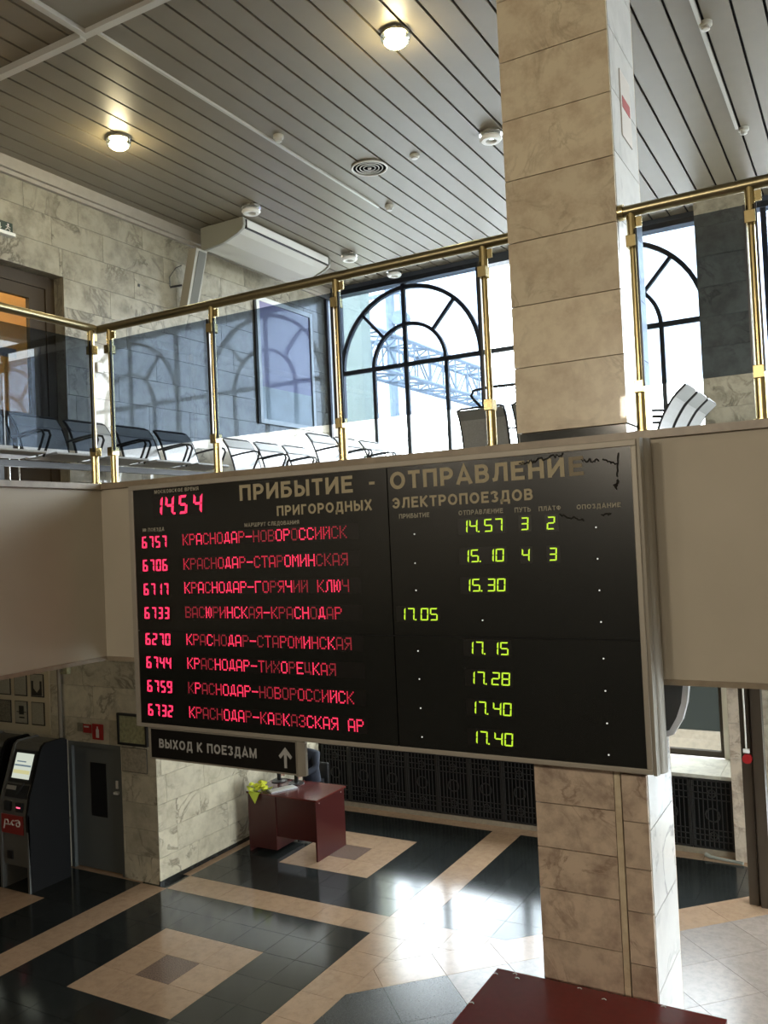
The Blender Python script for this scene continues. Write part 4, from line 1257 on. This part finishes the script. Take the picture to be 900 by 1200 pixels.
# the lit room behind the door
struct(boxes(((XL - 3.2, DY0 - 1, ZF - .02), (XL - 3.1, DY1 + 2.4, DZ1 + .5)), ((XL - 3.1, DY1 + 2.3, ZF - .02), (XL - .6, DY1 + 2.4, DZ1 + .5)),
             ((XL - 3.1, DY0 - 1.1, ZF - .02), (XL - .6, DY0 - 1, DZ1 + .5)), ((XL - 3.2, DY0 - 1.1, DZ1 + .5), (XL - .6, DY1 + 2.4, DZ1 + .6)),
             ((XL - 3.2, DY0 - 1.1, ZF - .1), (XL - .6, DY1 + 2.4, ZF - .02))).build('wall_office', 'room_warm'))
ol = bpy.data.lights.new('office_lamp', 'POINT'); ol.energy = 130; ol.color = (1, .75, .4); ol.shadow_soft_size = .2
oo = bpy.data.objects.new('office_lamp', ol); COL.objects.link(oo); oo.location = (XL - 2.0, 6.2, 7.2)

def wall_frame(name, label, cat, y0, y1, z0, z1, fw_, fmat, inner, glass=False):
    t = thing(name, label, cat, (XL, (y0 + y1) / 2, z0))
    boxes(((XL + .002, y0, z0), (XL + .04, y0 + fw_, z1)), ((XL + .002, y1 - fw_, z0), (XL + .04, y1, z1)),
          ((XL + .002, y0 + fw_, z0), (XL + .04, y1 - fw_, z0 + fw_)), ((XL + .002, y0 + fw_, z1 - fw_), (XL + .04, y1 - fw_, z1))).build('frame', fmat, t, world=True, bevel=.003)
    for a, b_, mt in inner:
        boxes(((XL + .003, y0 + fw_, a), (XL + .02, y1 - fw_, b_))).build('picture', mt, t, world=True)
    boxes(((XL + .002, y0 - .035, z0 - .01), (XL + .03, y0 - .001, z1))).build('side_edge', 'black_frame', t, world=True)
    return t
wall_frame('framed_poster', 'tall framed poster behind the smoked glass on the marble wall by the windows', 'poster', 10.30, 11.78, E + 1.78, E + 3.72, .07, 'poster_frame',
           [(E + 1.85, E + 2.35, 'poster_low'), (E + 2.35, E + 3.65, 'poster')])
# column speaker
spk = thing('column_speaker', 'grey column loudspeaker tilted forward on the upper marble wall left of the air conditioner', 'loudspeaker', (XL + .16, 8.66, E + 3.12), 0)
m = MB()
A0, A1 = Vector((0, 0, 0)), Vector((.12, .10, .80))
def obox(mb, p0, p1, hw, hd, off=0):
    """box swept from p0 to p1, half width along Y hw, half depth along X hd"""
    n = len(mb.v)
    for p in (p0, p1):
        for sx, sy in ((-1, -1), (1, -1), (1, 1), (-1, 1)):
            mb.v.append((p.x + off + sx * hd, p.y + sy * hw, p.z))
    mb.f += [tuple(n + i for i in q) for q in ((3, 2, 1, 0), (4, 5, 6, 7), (0, 1, 5, 4), (1, 2, 6, 5), (2, 3, 7, 6), (3, 0, 4, 7))]
    return mb
obox(MB(), A0, A1, .105, .07).build('cabinet', 'speaker', spk)
obox(MB(), A0 + Vector((0, .01, .03)), A1 + Vector((0, .01, -.03)), .07, .004, .072).build('grille', 'speaker_grille', spk)
MB().tube([(-.16, -.16, .30), (-.07, -.03, .34)], .014, 6).build('bracket', 'black_plastic', spk)
MB().tube([(-.14, -.18, .30), (-.12, -.20, .42), (-.10, -.10, .56), (-.05, -.04, .60)], .006, 5).build('cable', 'black_plastic', spk)
# air conditioner under the ceiling
ac = thing('air_conditioner', 'long white air conditioner hanging under the ceiling slats above the marble wall', 'air conditioner', (-7.3, 9.8, ZC))
prof = [(-7.62, ZC - .01), (-7.62, ZC - .30), (-7.56, ZC - .315), (-7.25, ZC - .275), (-7.02, ZC - .20), (-6.93, ZC - .15), (-6.91, ZC - .10), (-6.92, ZC - .01)]
MB().prism(prof, 'Y', 8.85, 10.85).build('body', 'ac_plastic', ac, world=True, bevel=.012)
MB().prism([(x + (.012 if x > -7.3 else -.01), z - (.012 if z < ZC - .05 else 0)) for x, z in prof], 'Y', 8.81, 8.86).build('end_cap', 'ac_end', ac, world=True, bevel=.01)
MB().prism([(x + (.012 if x > -7.3 else -.01), z - (.012 if z < ZC - .05 else 0)) for x, z in prof], 'Y', 10.84, 10.89).build('end_cap', 'ac_end', ac, world=True, bevel=.01)
boxes(((-6.93, 8.89, ZC - .135), (-6.898, 10.81, ZC - .04))).build('outlet_flap', 'white_plastic', ac, world=True)
boxes(((-6.94, 8.875, ZC - .150), (-6.902, 10.825, ZC - .137)), ((-6.94, 8.875, ZC - .137), (-6.902, 8.887, ZC - .035)), ((-6.94, 10.813, ZC - .137), (-6.902, 10.825, ZC - .035))).build('outlet_gap', 'black_plastic', ac, world=True)
# emergency exit sign
ex = thing('exit_sign', 'small dark green running man exit light above the brown door', 'sign', (XL, 5.9, E + 3.42))
boxes(((XL + .002, 5.72, E + 3.395), (XL + .07, 6.09, E + 3.43))).build('lamp_base', 'white_plastic', ex, world=True)
boxes(((XL + .015, 5.72, E + 3.43), (XL + .03, 6.085, E + 3.545))).build('panel', 'exit_green', ex, world=True)
m = MB()
yx, zx = 6.03, E + 3.455
m.box((XL + .0302, yx - .01, zx + .055), (XL + .033, yx + .008, zx + .075))
m.tube([(XL + .032, yx + .0, zx + .052), (XL + .032, yx - .012, zx + .025), (XL + .032, yx + .02, zx + .01), (XL + .032, yx + .015, zx - .012)], .005, 5)
m.tube([(XL + .032, yx - .012, zx + .025), (XL + .032, yx - .03, zx + .005), (XL + .032, yx - .04, zx + .005)], .005, 5)
m.tube([(XL + .032, yx - .03, zx + .045), (XL + .032, yx, zx + .045), (XL + .032, yx + .025, zx + .035)], .004, 5)
m.build('running_figure', 'sign_white', ex, world=True)
m = MB().tube([(XL + .032, 5.93, zx + .06), (XL + .032, 5.93, zx)], .005, 5)
m.tube([(XL + .032, 5.915, zx + .018), (XL + .032, 5.93, zx), (XL + .032, 5.945, zx + .018)], .004, 5)
m.build('arrow', 'sign_white', ex, world=True)
ws = tag(boxes(((XL + .002, 7.20, E + 2.10), (XL + .025, 7.29, E + 2.22))).build('wall_switch', 'white_plastic', bevel=.004), 'small white wall switch between the two corner railing posts', 'switch')
jb = tag(boxes(((XL + .001, 7.92, E + 3.295), (XL + .008, 7.95, E + 3.33))).build('wall_socket_hole', 'black_plastic'), 'tiny black outlet on the bare marble wall left of the loudspeaker', 'outlet')

# ------------------------------------------------------------------ ceiling fittings
def ceiling_lamp(label, x, y, on, group):
    t = thing('ceiling_lamp', label, 'ceiling lamp', (x, y, ZC), 0, group)
    MB().lathe([(.115, 0), (.125, -.01), (.125, -.035), (.085, -.04), (.085, -.02), (.02, -.02), (.02, 0)], seg=24, ring=True).build('mounting_ring', 'chrome', t, smooth=True)
    if on:
        MB().ball((0, 0, -.082), (.098, .098, .042), 18, 10).build('bulb', 'lamp_on', t, smooth=True)
        MB().lathe([(.12, -.04), (.125, -.07), (.105, -.10), (.07, -.115), (.068, -.112), (.10, -.098), (.12, -.07), (.115, -.04)], seg=24, ring=True).build('glass_bowl', 'lamp_glass', t, smooth=True)
        l = bpy.data.lights.new('ceiling_lamp_light', 'POINT'); l.energy = 16; l.color = (1, .84, .52); l.shadow_soft_size = .08
        o = bpy.data.objects.new('ceiling_lamp_light', l); COL.objects.link(o); o.location = (x, y, ZC - .17)
    else:
        MB().lathe([(.06, -.05), (.105, -.055), (.12, -.08), (.10, -.105), (.062, -.105), (.055, -.09)], seg=24, ring=True).build('glass_ring', 'white_plastic', t, smooth=True)
        MB().lathe([(.0001, -.03), (.052, -.03), (.056, -.08), (.0001, -.085)][::-1], seg=16).build('socket_cup', 'chrome', t, smooth=True)
    return t
ceiling_lamp('lit round ceiling lamp nearest the pillar at the top', -3.293, 6.365, True, 'round lamps in the slat ceiling')
ceiling_lamp('lit round lamp on the slat ceiling above the left marble wall', -6.585, 6.39, True, 'round lamps in the slat ceiling')
ceiling_lamp('unlit round lamp on the ceiling beside the end of the air conditioner', -6.62, 8.62, False, 'round lamps in the slat ceiling')
ceiling_lamp('unlit round lamp on the ceiling past the far end of the air conditioner', -6.61, 10.95, False, 'round lamps in the slat ceiling')
ceiling_lamp('unlit bright round lamp on the ceiling half behind the left edge of the pillar', -3.32, 8.52, False, 'round lamps in the slat ceiling')
ceiling_lamp('unlit round lamp on the ceiling touching the dark header over the left arched window', -6.45, 12.05, False, 'round lamps in the slat ceiling')
vt = thing('ceiling_vent', 'round ceiling vent of concentric rings in the slats', 'vent', (-4.82, 8.52, ZC))
MB().lathe([(.0001, -.002), (.20, -.002)], seg=32).build('dark_opening', 'void', vt)
for r_, w_ in ((.200, .012), (.152, .006), (.110, .006), (.068, .006)):
    MB().tube([(r_ * math.cos(R(11.25 * k)), r_ * math.sin(R(11.25 * k)), -.014) for k in range(32)], w_, 6, closed=True).build('vent_ring', 'trim_metal', vt, smooth=True)
MB().lathe([(.0001, -.026), (.022, -.022), (.024, -.01), (.0001, -.005)][::-1], seg=14).build('centre_boss', 'trim_metal', vt, smooth=True)
def detector(label, x, y, flat=False):
    t = thing('smoke_detector', label, 'smoke detector', (x, y, ZC), 0, 'smoke detectors on the ceiling')
    k = .6 if flat else 1
    MB().lathe([(.055, 0), (.055, -.03 * k), (.045, -.04 * k), (.0001, -.04 * k)][::-1], seg=18).build('base', 'ac_plastic', t, smooth=True)
    MB().lathe([(.035, -.04 * k), (.035, -.065 * k), (.0001, -.075 * k)][::-1], seg=18).build('sensor_cap', 'trim_metal', t, smooth=True)
detector('smoke detector on the thin conduit nearest the lit lamp over the left wall', -5.21, 7.30)
detector('flat round smoke detector to the right of the round vent', -4.25, 8.55, True)
detector('smoke detector on the thin conduit just below the round vent', -5.20, 9.66)
detector('smoke detector at the end of the right conduit above the right railing', -1.00, 10.04)
detector('smoke detector on the right conduit near the top edge of the picture', -1.02, 7.72)
tag(boxes(((-5.335, YR + .04, ZC - .022), (-5.305, 9.60, ZC - .001))).build('ceiling_conduit', 'trim_metal'), 'thin light conduit along the slats from the soffit corner past the vent', 'conduit')
tag(boxes(((-1.075, YR + .04, ZC - .022), (-1.045, 9.98, ZC - .001))).build('ceiling_conduit', 'trim_metal'), 'thin light conduit along the slats to the right of the pillar', 'conduit')
# faded red-and-white notice on the bright face of the pillar
nt_ = thing('pillar_notice', 'small white notice with a red stripe high on the bright right face of the pillar', 'notice', (PX1, 5.2, 6.5))
boxes(((PX1 + .001, 5.10, 6.50), (PX1 + .006, 5.34, 6.90))).build('sheet', 'sign_white', nt_, world=True)
boxes(((PX1 + .006, 5.13, 6.68), (PX1 + .008, 5.31, 6.75))).build('stripe', 'sign_red', nt_, world=True)

# ------------------------------------------------------------------ lower left: door, signs, pipe, notice board, kiosks
d2 = struct(boxes(((-9.52, 7.94, 0), (-9.46, 8.04, 1.67)), ((-8.58, 7.94, 0), (-8.53, 8.04, 1.67)), ((-9.46, 7.94, 1.61), (-8.58, 8.04, 1.67))).build('door_2', 'door_grey'))
lf = boxes(((-9.46, 7.99, .01), (-8.58, 8.02, 1.61))).build('door_leaf', 'door_grey', d2)
boxes(((-9.16, 7.984, .70), (-8.87, 7.99, 1.40))).build('window_slit', 'black_plastic', lf)
boxes(((-8.71, 7.95, 1.03), (-8.63, 7.99, 1.06)), ((-8.69, 7.975, 1.10), (-8.65, 7.99, 1.20))).build('handle', 'white_plastic', lf)
tag(MB().tube([(-9.57, 7.87, .2), (-9.57, 7.87, ZB - .02)], .028, 10).build('wall_pipe', 'joint', smooth=True), 'brown vertical pipe on the wall between the notice board and the grey door', 'pipe')
pb = thing('pipe_box', 'small junction box beside the brown pipe under the gallery', 'box', (-9.47, 7.9, 2.6))
boxes(((-9.535, 7.86, 2.56), (-9.40, 7.928, 2.66))).build('housing', 'map', pb, world=True, bevel=.004)
boxes(((-9.52, 7.855, 2.59), (-9.47, 7.86, 2.63))).build('cover', 'paper_dark', pb, world=True)
fs = thing('fire_sign', 'red sign with a white extinguisher above the grey door', 'sign', (-8.92, 7.92, 1.73))
boxes(((-9.02, 7.915, 1.725), (-8.825, 7.925, 1.925))).build('panel', 'sign_red', fs, world=True)
MB().prism([(-8.95, 1.75), (-8.895, 1.75), (-8.895, 1.85), (-8.912, 1.872), (-8.912, 1.895), (-8.933, 1.895), (-8.933, 1.872), (-8.95, 1.85)], 'Y', 7.912, 7.915).build('symbol', 'sign_white', fs, world=True)
f2 = thing('small_wall_sign', 'small two-part red and grey sign left of the fire sign', 'sign', (-9.17, 7.92, 1.80))
boxes(((-9.19, 7.915, 1.80), (-9.04, 7.925, 1.91))).build('panel', 'sign_red', f2, world=True)
boxes(((-9.30, 7.915, 1.81), (-9.19, 7.925, 1.92))).build('picture', 'paper_dark', f2, world=True)
boxes(((-9.17, 7.912, 1.87), (-9.08, 7.915, 1.89))).build('text_bar', 'sign_white', f2, world=True)
pf = thing('framed_map', 'faded yellowish map in a thick black frame to the right of the fire sign', 'picture', (-8.3, 7.92, 1.72))
x0, x1, z0, z1 = -8.545, -8.03, 1.70, 2.10
boxes(((x0, 7.895, z0), (x0 + .03, 7.925, z1)), ((x1 - .03, 7.895, z0), (x1, 7.925, z1)), ((x0 + .03, 7.895, z0), (x1 - .03, 7.925, z0 + .03)), ((x0 + .03, 7.895, z1 - .03), (x1 - .03, 7.925, z1))).build('frame', 'black_frame', pf, world=True)
boxes(((x0 + .03, 7.91, z0 + .03), (x1 - .03, 7.92, z1 - .03))).build('picture', 'map', pf, world=True)
fn = thing('faded_notice', 'faded paper notice with thin dark edge right under the framed map', 'notice', (-8.28, 7.92, 1.38))
boxes(((-8.50, 7.917, 1.36), (-8.06, 7.922, 1.67))).build('backing', 'ink', fn, world=True)
boxes(((-8.493, 7.914, 1.367), (-8.067, 7.917, 1.663))).build('sheet', 'faded', fn, world=True)
nb = thing('notice_board', 'cream notice board with six framed sheets on the wall above the ticket kiosks', 'notice board', (-10.4, 7.92, 1.74))
boxes(((-10.97, 7.905, 1.725), (-9.82, 7.925, 2.78))).build('panel', 'stand', nb, world=True)
lettering('heading', 'ПОТРЕБИТЕЛЯ', -10.70, -9.90, 2.60, .065, 7.904, 'ink', nb, bold=.02)
for r_ in range(2):
    for c_ in range(3):
        xa = -10.87 + c_ * .345; za = 1.835 + (1 - r_) * .385
        fr_ = boxes(((xa, 7.897, za), (xa + .265, 7.905, za + .315))).build('sheet_frame', 'ink', nb, world=True)
        mt = 'paper_dark' if (r_, c_) == (1, 0) else 'paper'
        boxes(((xa + .010, 7.894, za + .016), (xa + .248, 7.897, za + .307))).build('sheet', mt, fr_, world=True)
        if (r_, c_) == (0, 2):
            MB().prism([(xa + .02, za + .02), (xa + .23, za + .02), (xa + .23, za + .22), (xa + .19, za + .22), (xa + .19, za + .12), (xa + .13, za + .06), (xa + .06, za + .12), (xa + .06, za + .22), (xa + .02, za + .22)], 'Y', 7.892, 7.894).build('printed_emblem', 'ink', fr_, world=True)
        if (r_, c_) == (1, 1):
            MB().prism([(xa + .09, za + .13), (xa + .19, za + .13), (xa + .19, za + .25), (xa + .09, za + .25)], 'Y', 7.892, 7.894).box((xa + .09, 7.892, za + .08), (xa + .20, 7.894, za + .10)).build('printed_emblem', 'ink', fr_, world=True)
            boxes(((xa + .04, 7.892, za + .16), (xa + .24, 7.894, za + .17))).build('printed_line', 'ink', fr_, world=True)
def kiosk(loc, label, full=True):
    t = thing('ticket_kiosk', label, 'ticket kiosk', loc, 0, 'self-service ticket kiosks')
    # side outline in (y, z): front leans back above the waist and bulges at the middle
    fr_ = [(-.02, .30), (-.03, .62), (-.035, .95), (.01, 1.18), (.09, 1.40), (.19, 1.70), (.215, 1.75), (.25, 1.77), (.52, 1.77), (.56, 1.74), (.56, .0), (.50, .0), (.48, .30)]
    MB().prism(fr_, 'X', -.235, .235).build('body', 'kiosk_body', t)
    side = [(y - (.02 if y < .3 else -.01), z) for y, z in fr_[:7]] + [(.25, 1.785), (.53, 1.785), (.575, 1.75), (.575, 0), (-.03, 0)]
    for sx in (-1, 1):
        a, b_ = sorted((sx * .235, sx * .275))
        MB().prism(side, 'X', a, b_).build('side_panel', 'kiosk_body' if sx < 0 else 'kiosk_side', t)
    for lx in (-.275, .24): boxes(((lx, -.052, 0), (lx + .035, -.03, .95))).build('front_leg', 'kiosk_body', t)
    d = Vector((.10, .30)); d.normalize()          # direction of the sloping face
    n_ = Vector((-d.y, d.x))
    def face(u0, u1, s0, s1, h0, h1):
        mb = MB()
        base = Vector((.09, 1.40))
        q = [base + d * s + n_ * h for s, h in ((s0, h0), (s1, h0), (s1, h1), (s0, h1))]
        mb.prism([(p.x, p.y) for p in q], 'X', u0, u1)
        return mb
    face(-.21, .21, -.10, .30, 0, .012).build('screen_bezel', 'black_plastic', t)
    s = face(-.16, .165, -.05, .26, .012, .016).build('screen', 'screen', t)
    face(-.15, .155, .01, .055, .016, .018).build('screen_banner', 'screen_band', s)
    face(-.15, .155, .10, .12, .016, .018).build('screen_menu', 'screen_line', s)
    face(-.12, .05, .15, .165, .016, .018).build('screen_menu', 'screen_line', s)
    face(-.20, .20, -.28, -.12, -.002, .02).build('control_shelf', 'black_plastic', t)
    face(-.19, -.02, -.19, -.14, .02, .03).build('receipt_slot', 'trim_metal', t)
    MB().tube([(.05, -.03, 1.20), (.10, -.02, 1.26), (.12, .03, 1.32)], .014, 8).build('handset', 'black_plastic', t, smooth=True)
    boxes(((-.17, -.055, .98), (-.06, -.02, 1.09))).build('bill_acceptor', 'black_plastic', t)
    c = boxes(((.05, -.055, .98), (.16, -.02, 1.09))).build('card_reader', 'black_plastic', t)
    boxes(((.07, -.058, 1.03), (.14, -.055, 1.045))).build('reader_light', 'card_red', c)
    bdg = boxes(((-.24, -.048, .70), (.17, -.036, .93))).build('badge', 'kiosk_red', t)
    # the curved carrier's emblem: three joined rounded letters
    m = MB()
    y_ = -.050
    def st(pts): m.tube([(u, y_, v) for u, v in pts], .009, 6)
    st([(-.185, .755), (-.172, .80), (-.160, .865), (-.110, .865), (-.098, .84), (-.105, .812), (-.150, .81)])
    st([(-.088, .812), (-.062, .812), (-.048, .83), (-.030, .855), (-.014, .866), (.008, .866)])
    st([(-.030, .838), (-.026, .816), (-.008, .81), (.010, .815)])
    st([(.03, .868), (.085, .878), (.112, .862), (.118, .83), (.105, .805), (.070, .80), (.050, .815), (.055, .84), (.080, .85), (.112, .848)])
    m.build('emblem', 'sign_white', bdg)
    boxes(((-.15, -.045, .38), (-.05, -.03, .48))).build('lock_plate', 'black_plastic', t)
    return t
kiosk((-9.52, 7.12, 0), 'grey ticket kiosk with a lit screen and red badge, next to the grey door')
kiosk((-10.22, 7.12, 0), 'grey ticket kiosk cut by the left edge of the picture', False)

# ------------------------------------------------------------------ right side: hood, vestibule frame, extinguisher, duct
hd = thing('telephone_hood', 'dark curved hood with a pale rim fixed behind the lower pillar', 'telephone hood', (PX1, 5.5, 3.0))
out = [(-1.150, 2.92), (-1.105, 2.94), (-1.05, 3.03), (-1.02, 3.13), (-1.002, 3.25)]
inn = [(-1.035, 3.25), (-1.052, 3.13), (-1.085, 3.04), (-1.128, 2.965), (-1.160, 2.945)]
MB().prism(out + inn, 'Y', 5.33, 5.39).build('rim', 'hood_rim', hd, world=True)
MB().prism([(-1.164, 2.95)] + [(x + .002, z) for x, z in inn[::-1]][1:] + [(-1.164, 3.25)], 'Y', 5.34, 5.50).build('shell', 'hood', hd, world=True)
boxes(((-1.167, 5.36, 3.0), (-1.160, 5.46, 3.24))).build('wall_plate', 'grey_metal', hd, world=True)
vf = struct(boxes(((-1.40, 10.18, 0), (-1.30, 10.36, ZB)), ((-1.275, 10.14, 0), (-1.17, 10.30, ZB)), ((-1.30, 10.22, 0), (-1.275, 10.26, ZB)),
                  ((-1.17, 10.20, 2.5), (XE, 10.26, 2.58)), ((-1.17, 10.18, 3.2), (XE, 10.28, ZB)), ((.0, 10.18, 0), (.1, 10.28, 3.2)), ((1.4, 10.18, 0), (1.5, 10.28, 3.2))).build('door_3', 'brown_frame'))
boxes(((-1.17, 10.225, .02), (.0, 10.231, 2.5))).build('glass_pane', 'clear', vf)
boxes(((.1, 10.225, .02), (1.4, 10.231, 2.5))).build('glass_pane', 'clear', vf)
boxes(((1.5, 10.225, .02), (XE, 10.231, 2.5))).build('glass_pane', 'clear', vf)
fe = thing('fire_bell', 'small red alarm device under a pale conduit on the brown entrance frame', 'alarm', (-1.33, 10.15, 1.6))
MB().tube([(-1.345, 10.165, 1.70), (-1.345, 10.165, ZB - .02)], .011, 6).build('conduit', 'pale_frame', fe, world=True)
MB().tube([(-1.335, 10.11, 1.60), (-1.335, 10.178, 1.60)], .05, 16).build('bell', 'ext_red', fe, world=True, smooth=True)
boxes(((-1.375, 10.14, 1.66), (-1.31, 10.178, 1.70))).build('bracket', 'white_plastic', fe, world=True)
tag(MB().tube([(-2.05, 11.38, .045), (-1.99, 11.36, .028), (-1.86, 11.35, .022), (-1.60, 11.30, .022)], [.028, .022, .018, .02], 8).build('floor_duct', 'ac_end', smooth=True),
    'short white cable duct lying on the floor at the foot of the marble pier', 'duct')

# ------------------------------------------------------------------ outside
struct(boxes(((-60, 12.7, -.5), (60, 120, -.05)), ((XE + .31, -20, -.5), (60, 12.7, -.05))).build('ground', 'ext_concrete'))
pw = thing('pale_building', 'pale building end standing outside at the left edge of the left arched window', 'building', (-11, 16.2, 0))
boxes(((-13, 16.0, -.05), (-9.44, 16.4, 11))).build('wall', 'ext_wall', pw, world=True)
boxes(((-13.1, 15.9, 11), (-9.40, 16.5, 11.15))).build('roof_edge', 'truss', pw, world=True)
gt = thing('gantry_truss', 'grey lattice gantry over the tracks seen through the left arched window', 'gantry', (-13.5, 25, 0))
def truss(p0, p1, w, h, n):
    m = MB(); d_ = MB()
    p0, p1 = Vector(p0), Vector(p1)
    dr_ = (p1 - p0); s = Vector((-dr_.y, dr_.x, 0)).normalized() * w / 2; u = Vector((0, 0, h))
    cor = [lambda p: p - s, lambda p: p + s, lambda p: p - s + u, lambda p: p + s + u]
    for c in cor: m.tube([c(p0), c(p1)], .06, 5)
    for i in range(n):
        a = p0 + dr_ * i / n; b_ = p0 + dr_ * (i + 1) / n
        for (c, e) in ((0, 2), (1, 3), (0, 1), (2, 3)):
            d_.tube([cor[c](a), cor[e](b_)] if i % 2 else [cor[e](a), cor[c](b_)], .03, 4)
            d_.tube([cor[c](a), cor[e](a)], .03, 4)
    return m, d_
m, d_ = truss((-10.75, 16.8, 8.35), (-10.85, 36.0, 8.35), .8, .95, 22)
m.build('chord', 'truss', gt, world=True)
o = d_.build('lattice', 'truss', gt, world=True); o['kind'] = 'stuff'
MB().tube([(-13.6, 25, -.1), (-13.6, 25, 13.5)], .16, 8).build('mast', 'truss', gt, world=True)
boxes(((-14.6, 24.95, 12.2), (-13.18, 25.05, 12.3)), ((-13.22, 24.97, 11.6), (-13.18, 25.03, 12.2))).build('mast_bracket', 'truss', gt, world=True)
MB().tube([(-13.20, 24.8, 11.36), (-13.20, 25.2, 11.36)], .25, 16).build('mast_loudspeaker', 'truss', gt, world=True)
tr = thing('sky_blocker', 'dark carriage-like box added outside to block sky in the lower right window', 'train', (3.5, 16.8, 0))  # added to keep bright sky out of the lower right pane
boxes(((-4.2, 15.6, -.05), (22, 18.4, 3.9))).build('body', 'train', tr, world=True, bevel=.25)
boxes(((-4.21, 15.59, .25), (22, 15.6, .62))).build('pale_band', 'lip', tr, world=True)
for k in range(6):
    boxes(((-3.2 + k * 3.6, 15.58, 2.0), (-1.4 + k * 3.6, 15.6, 3.0))).build('dark_inset', 'kiosk_side', tr, world=True)
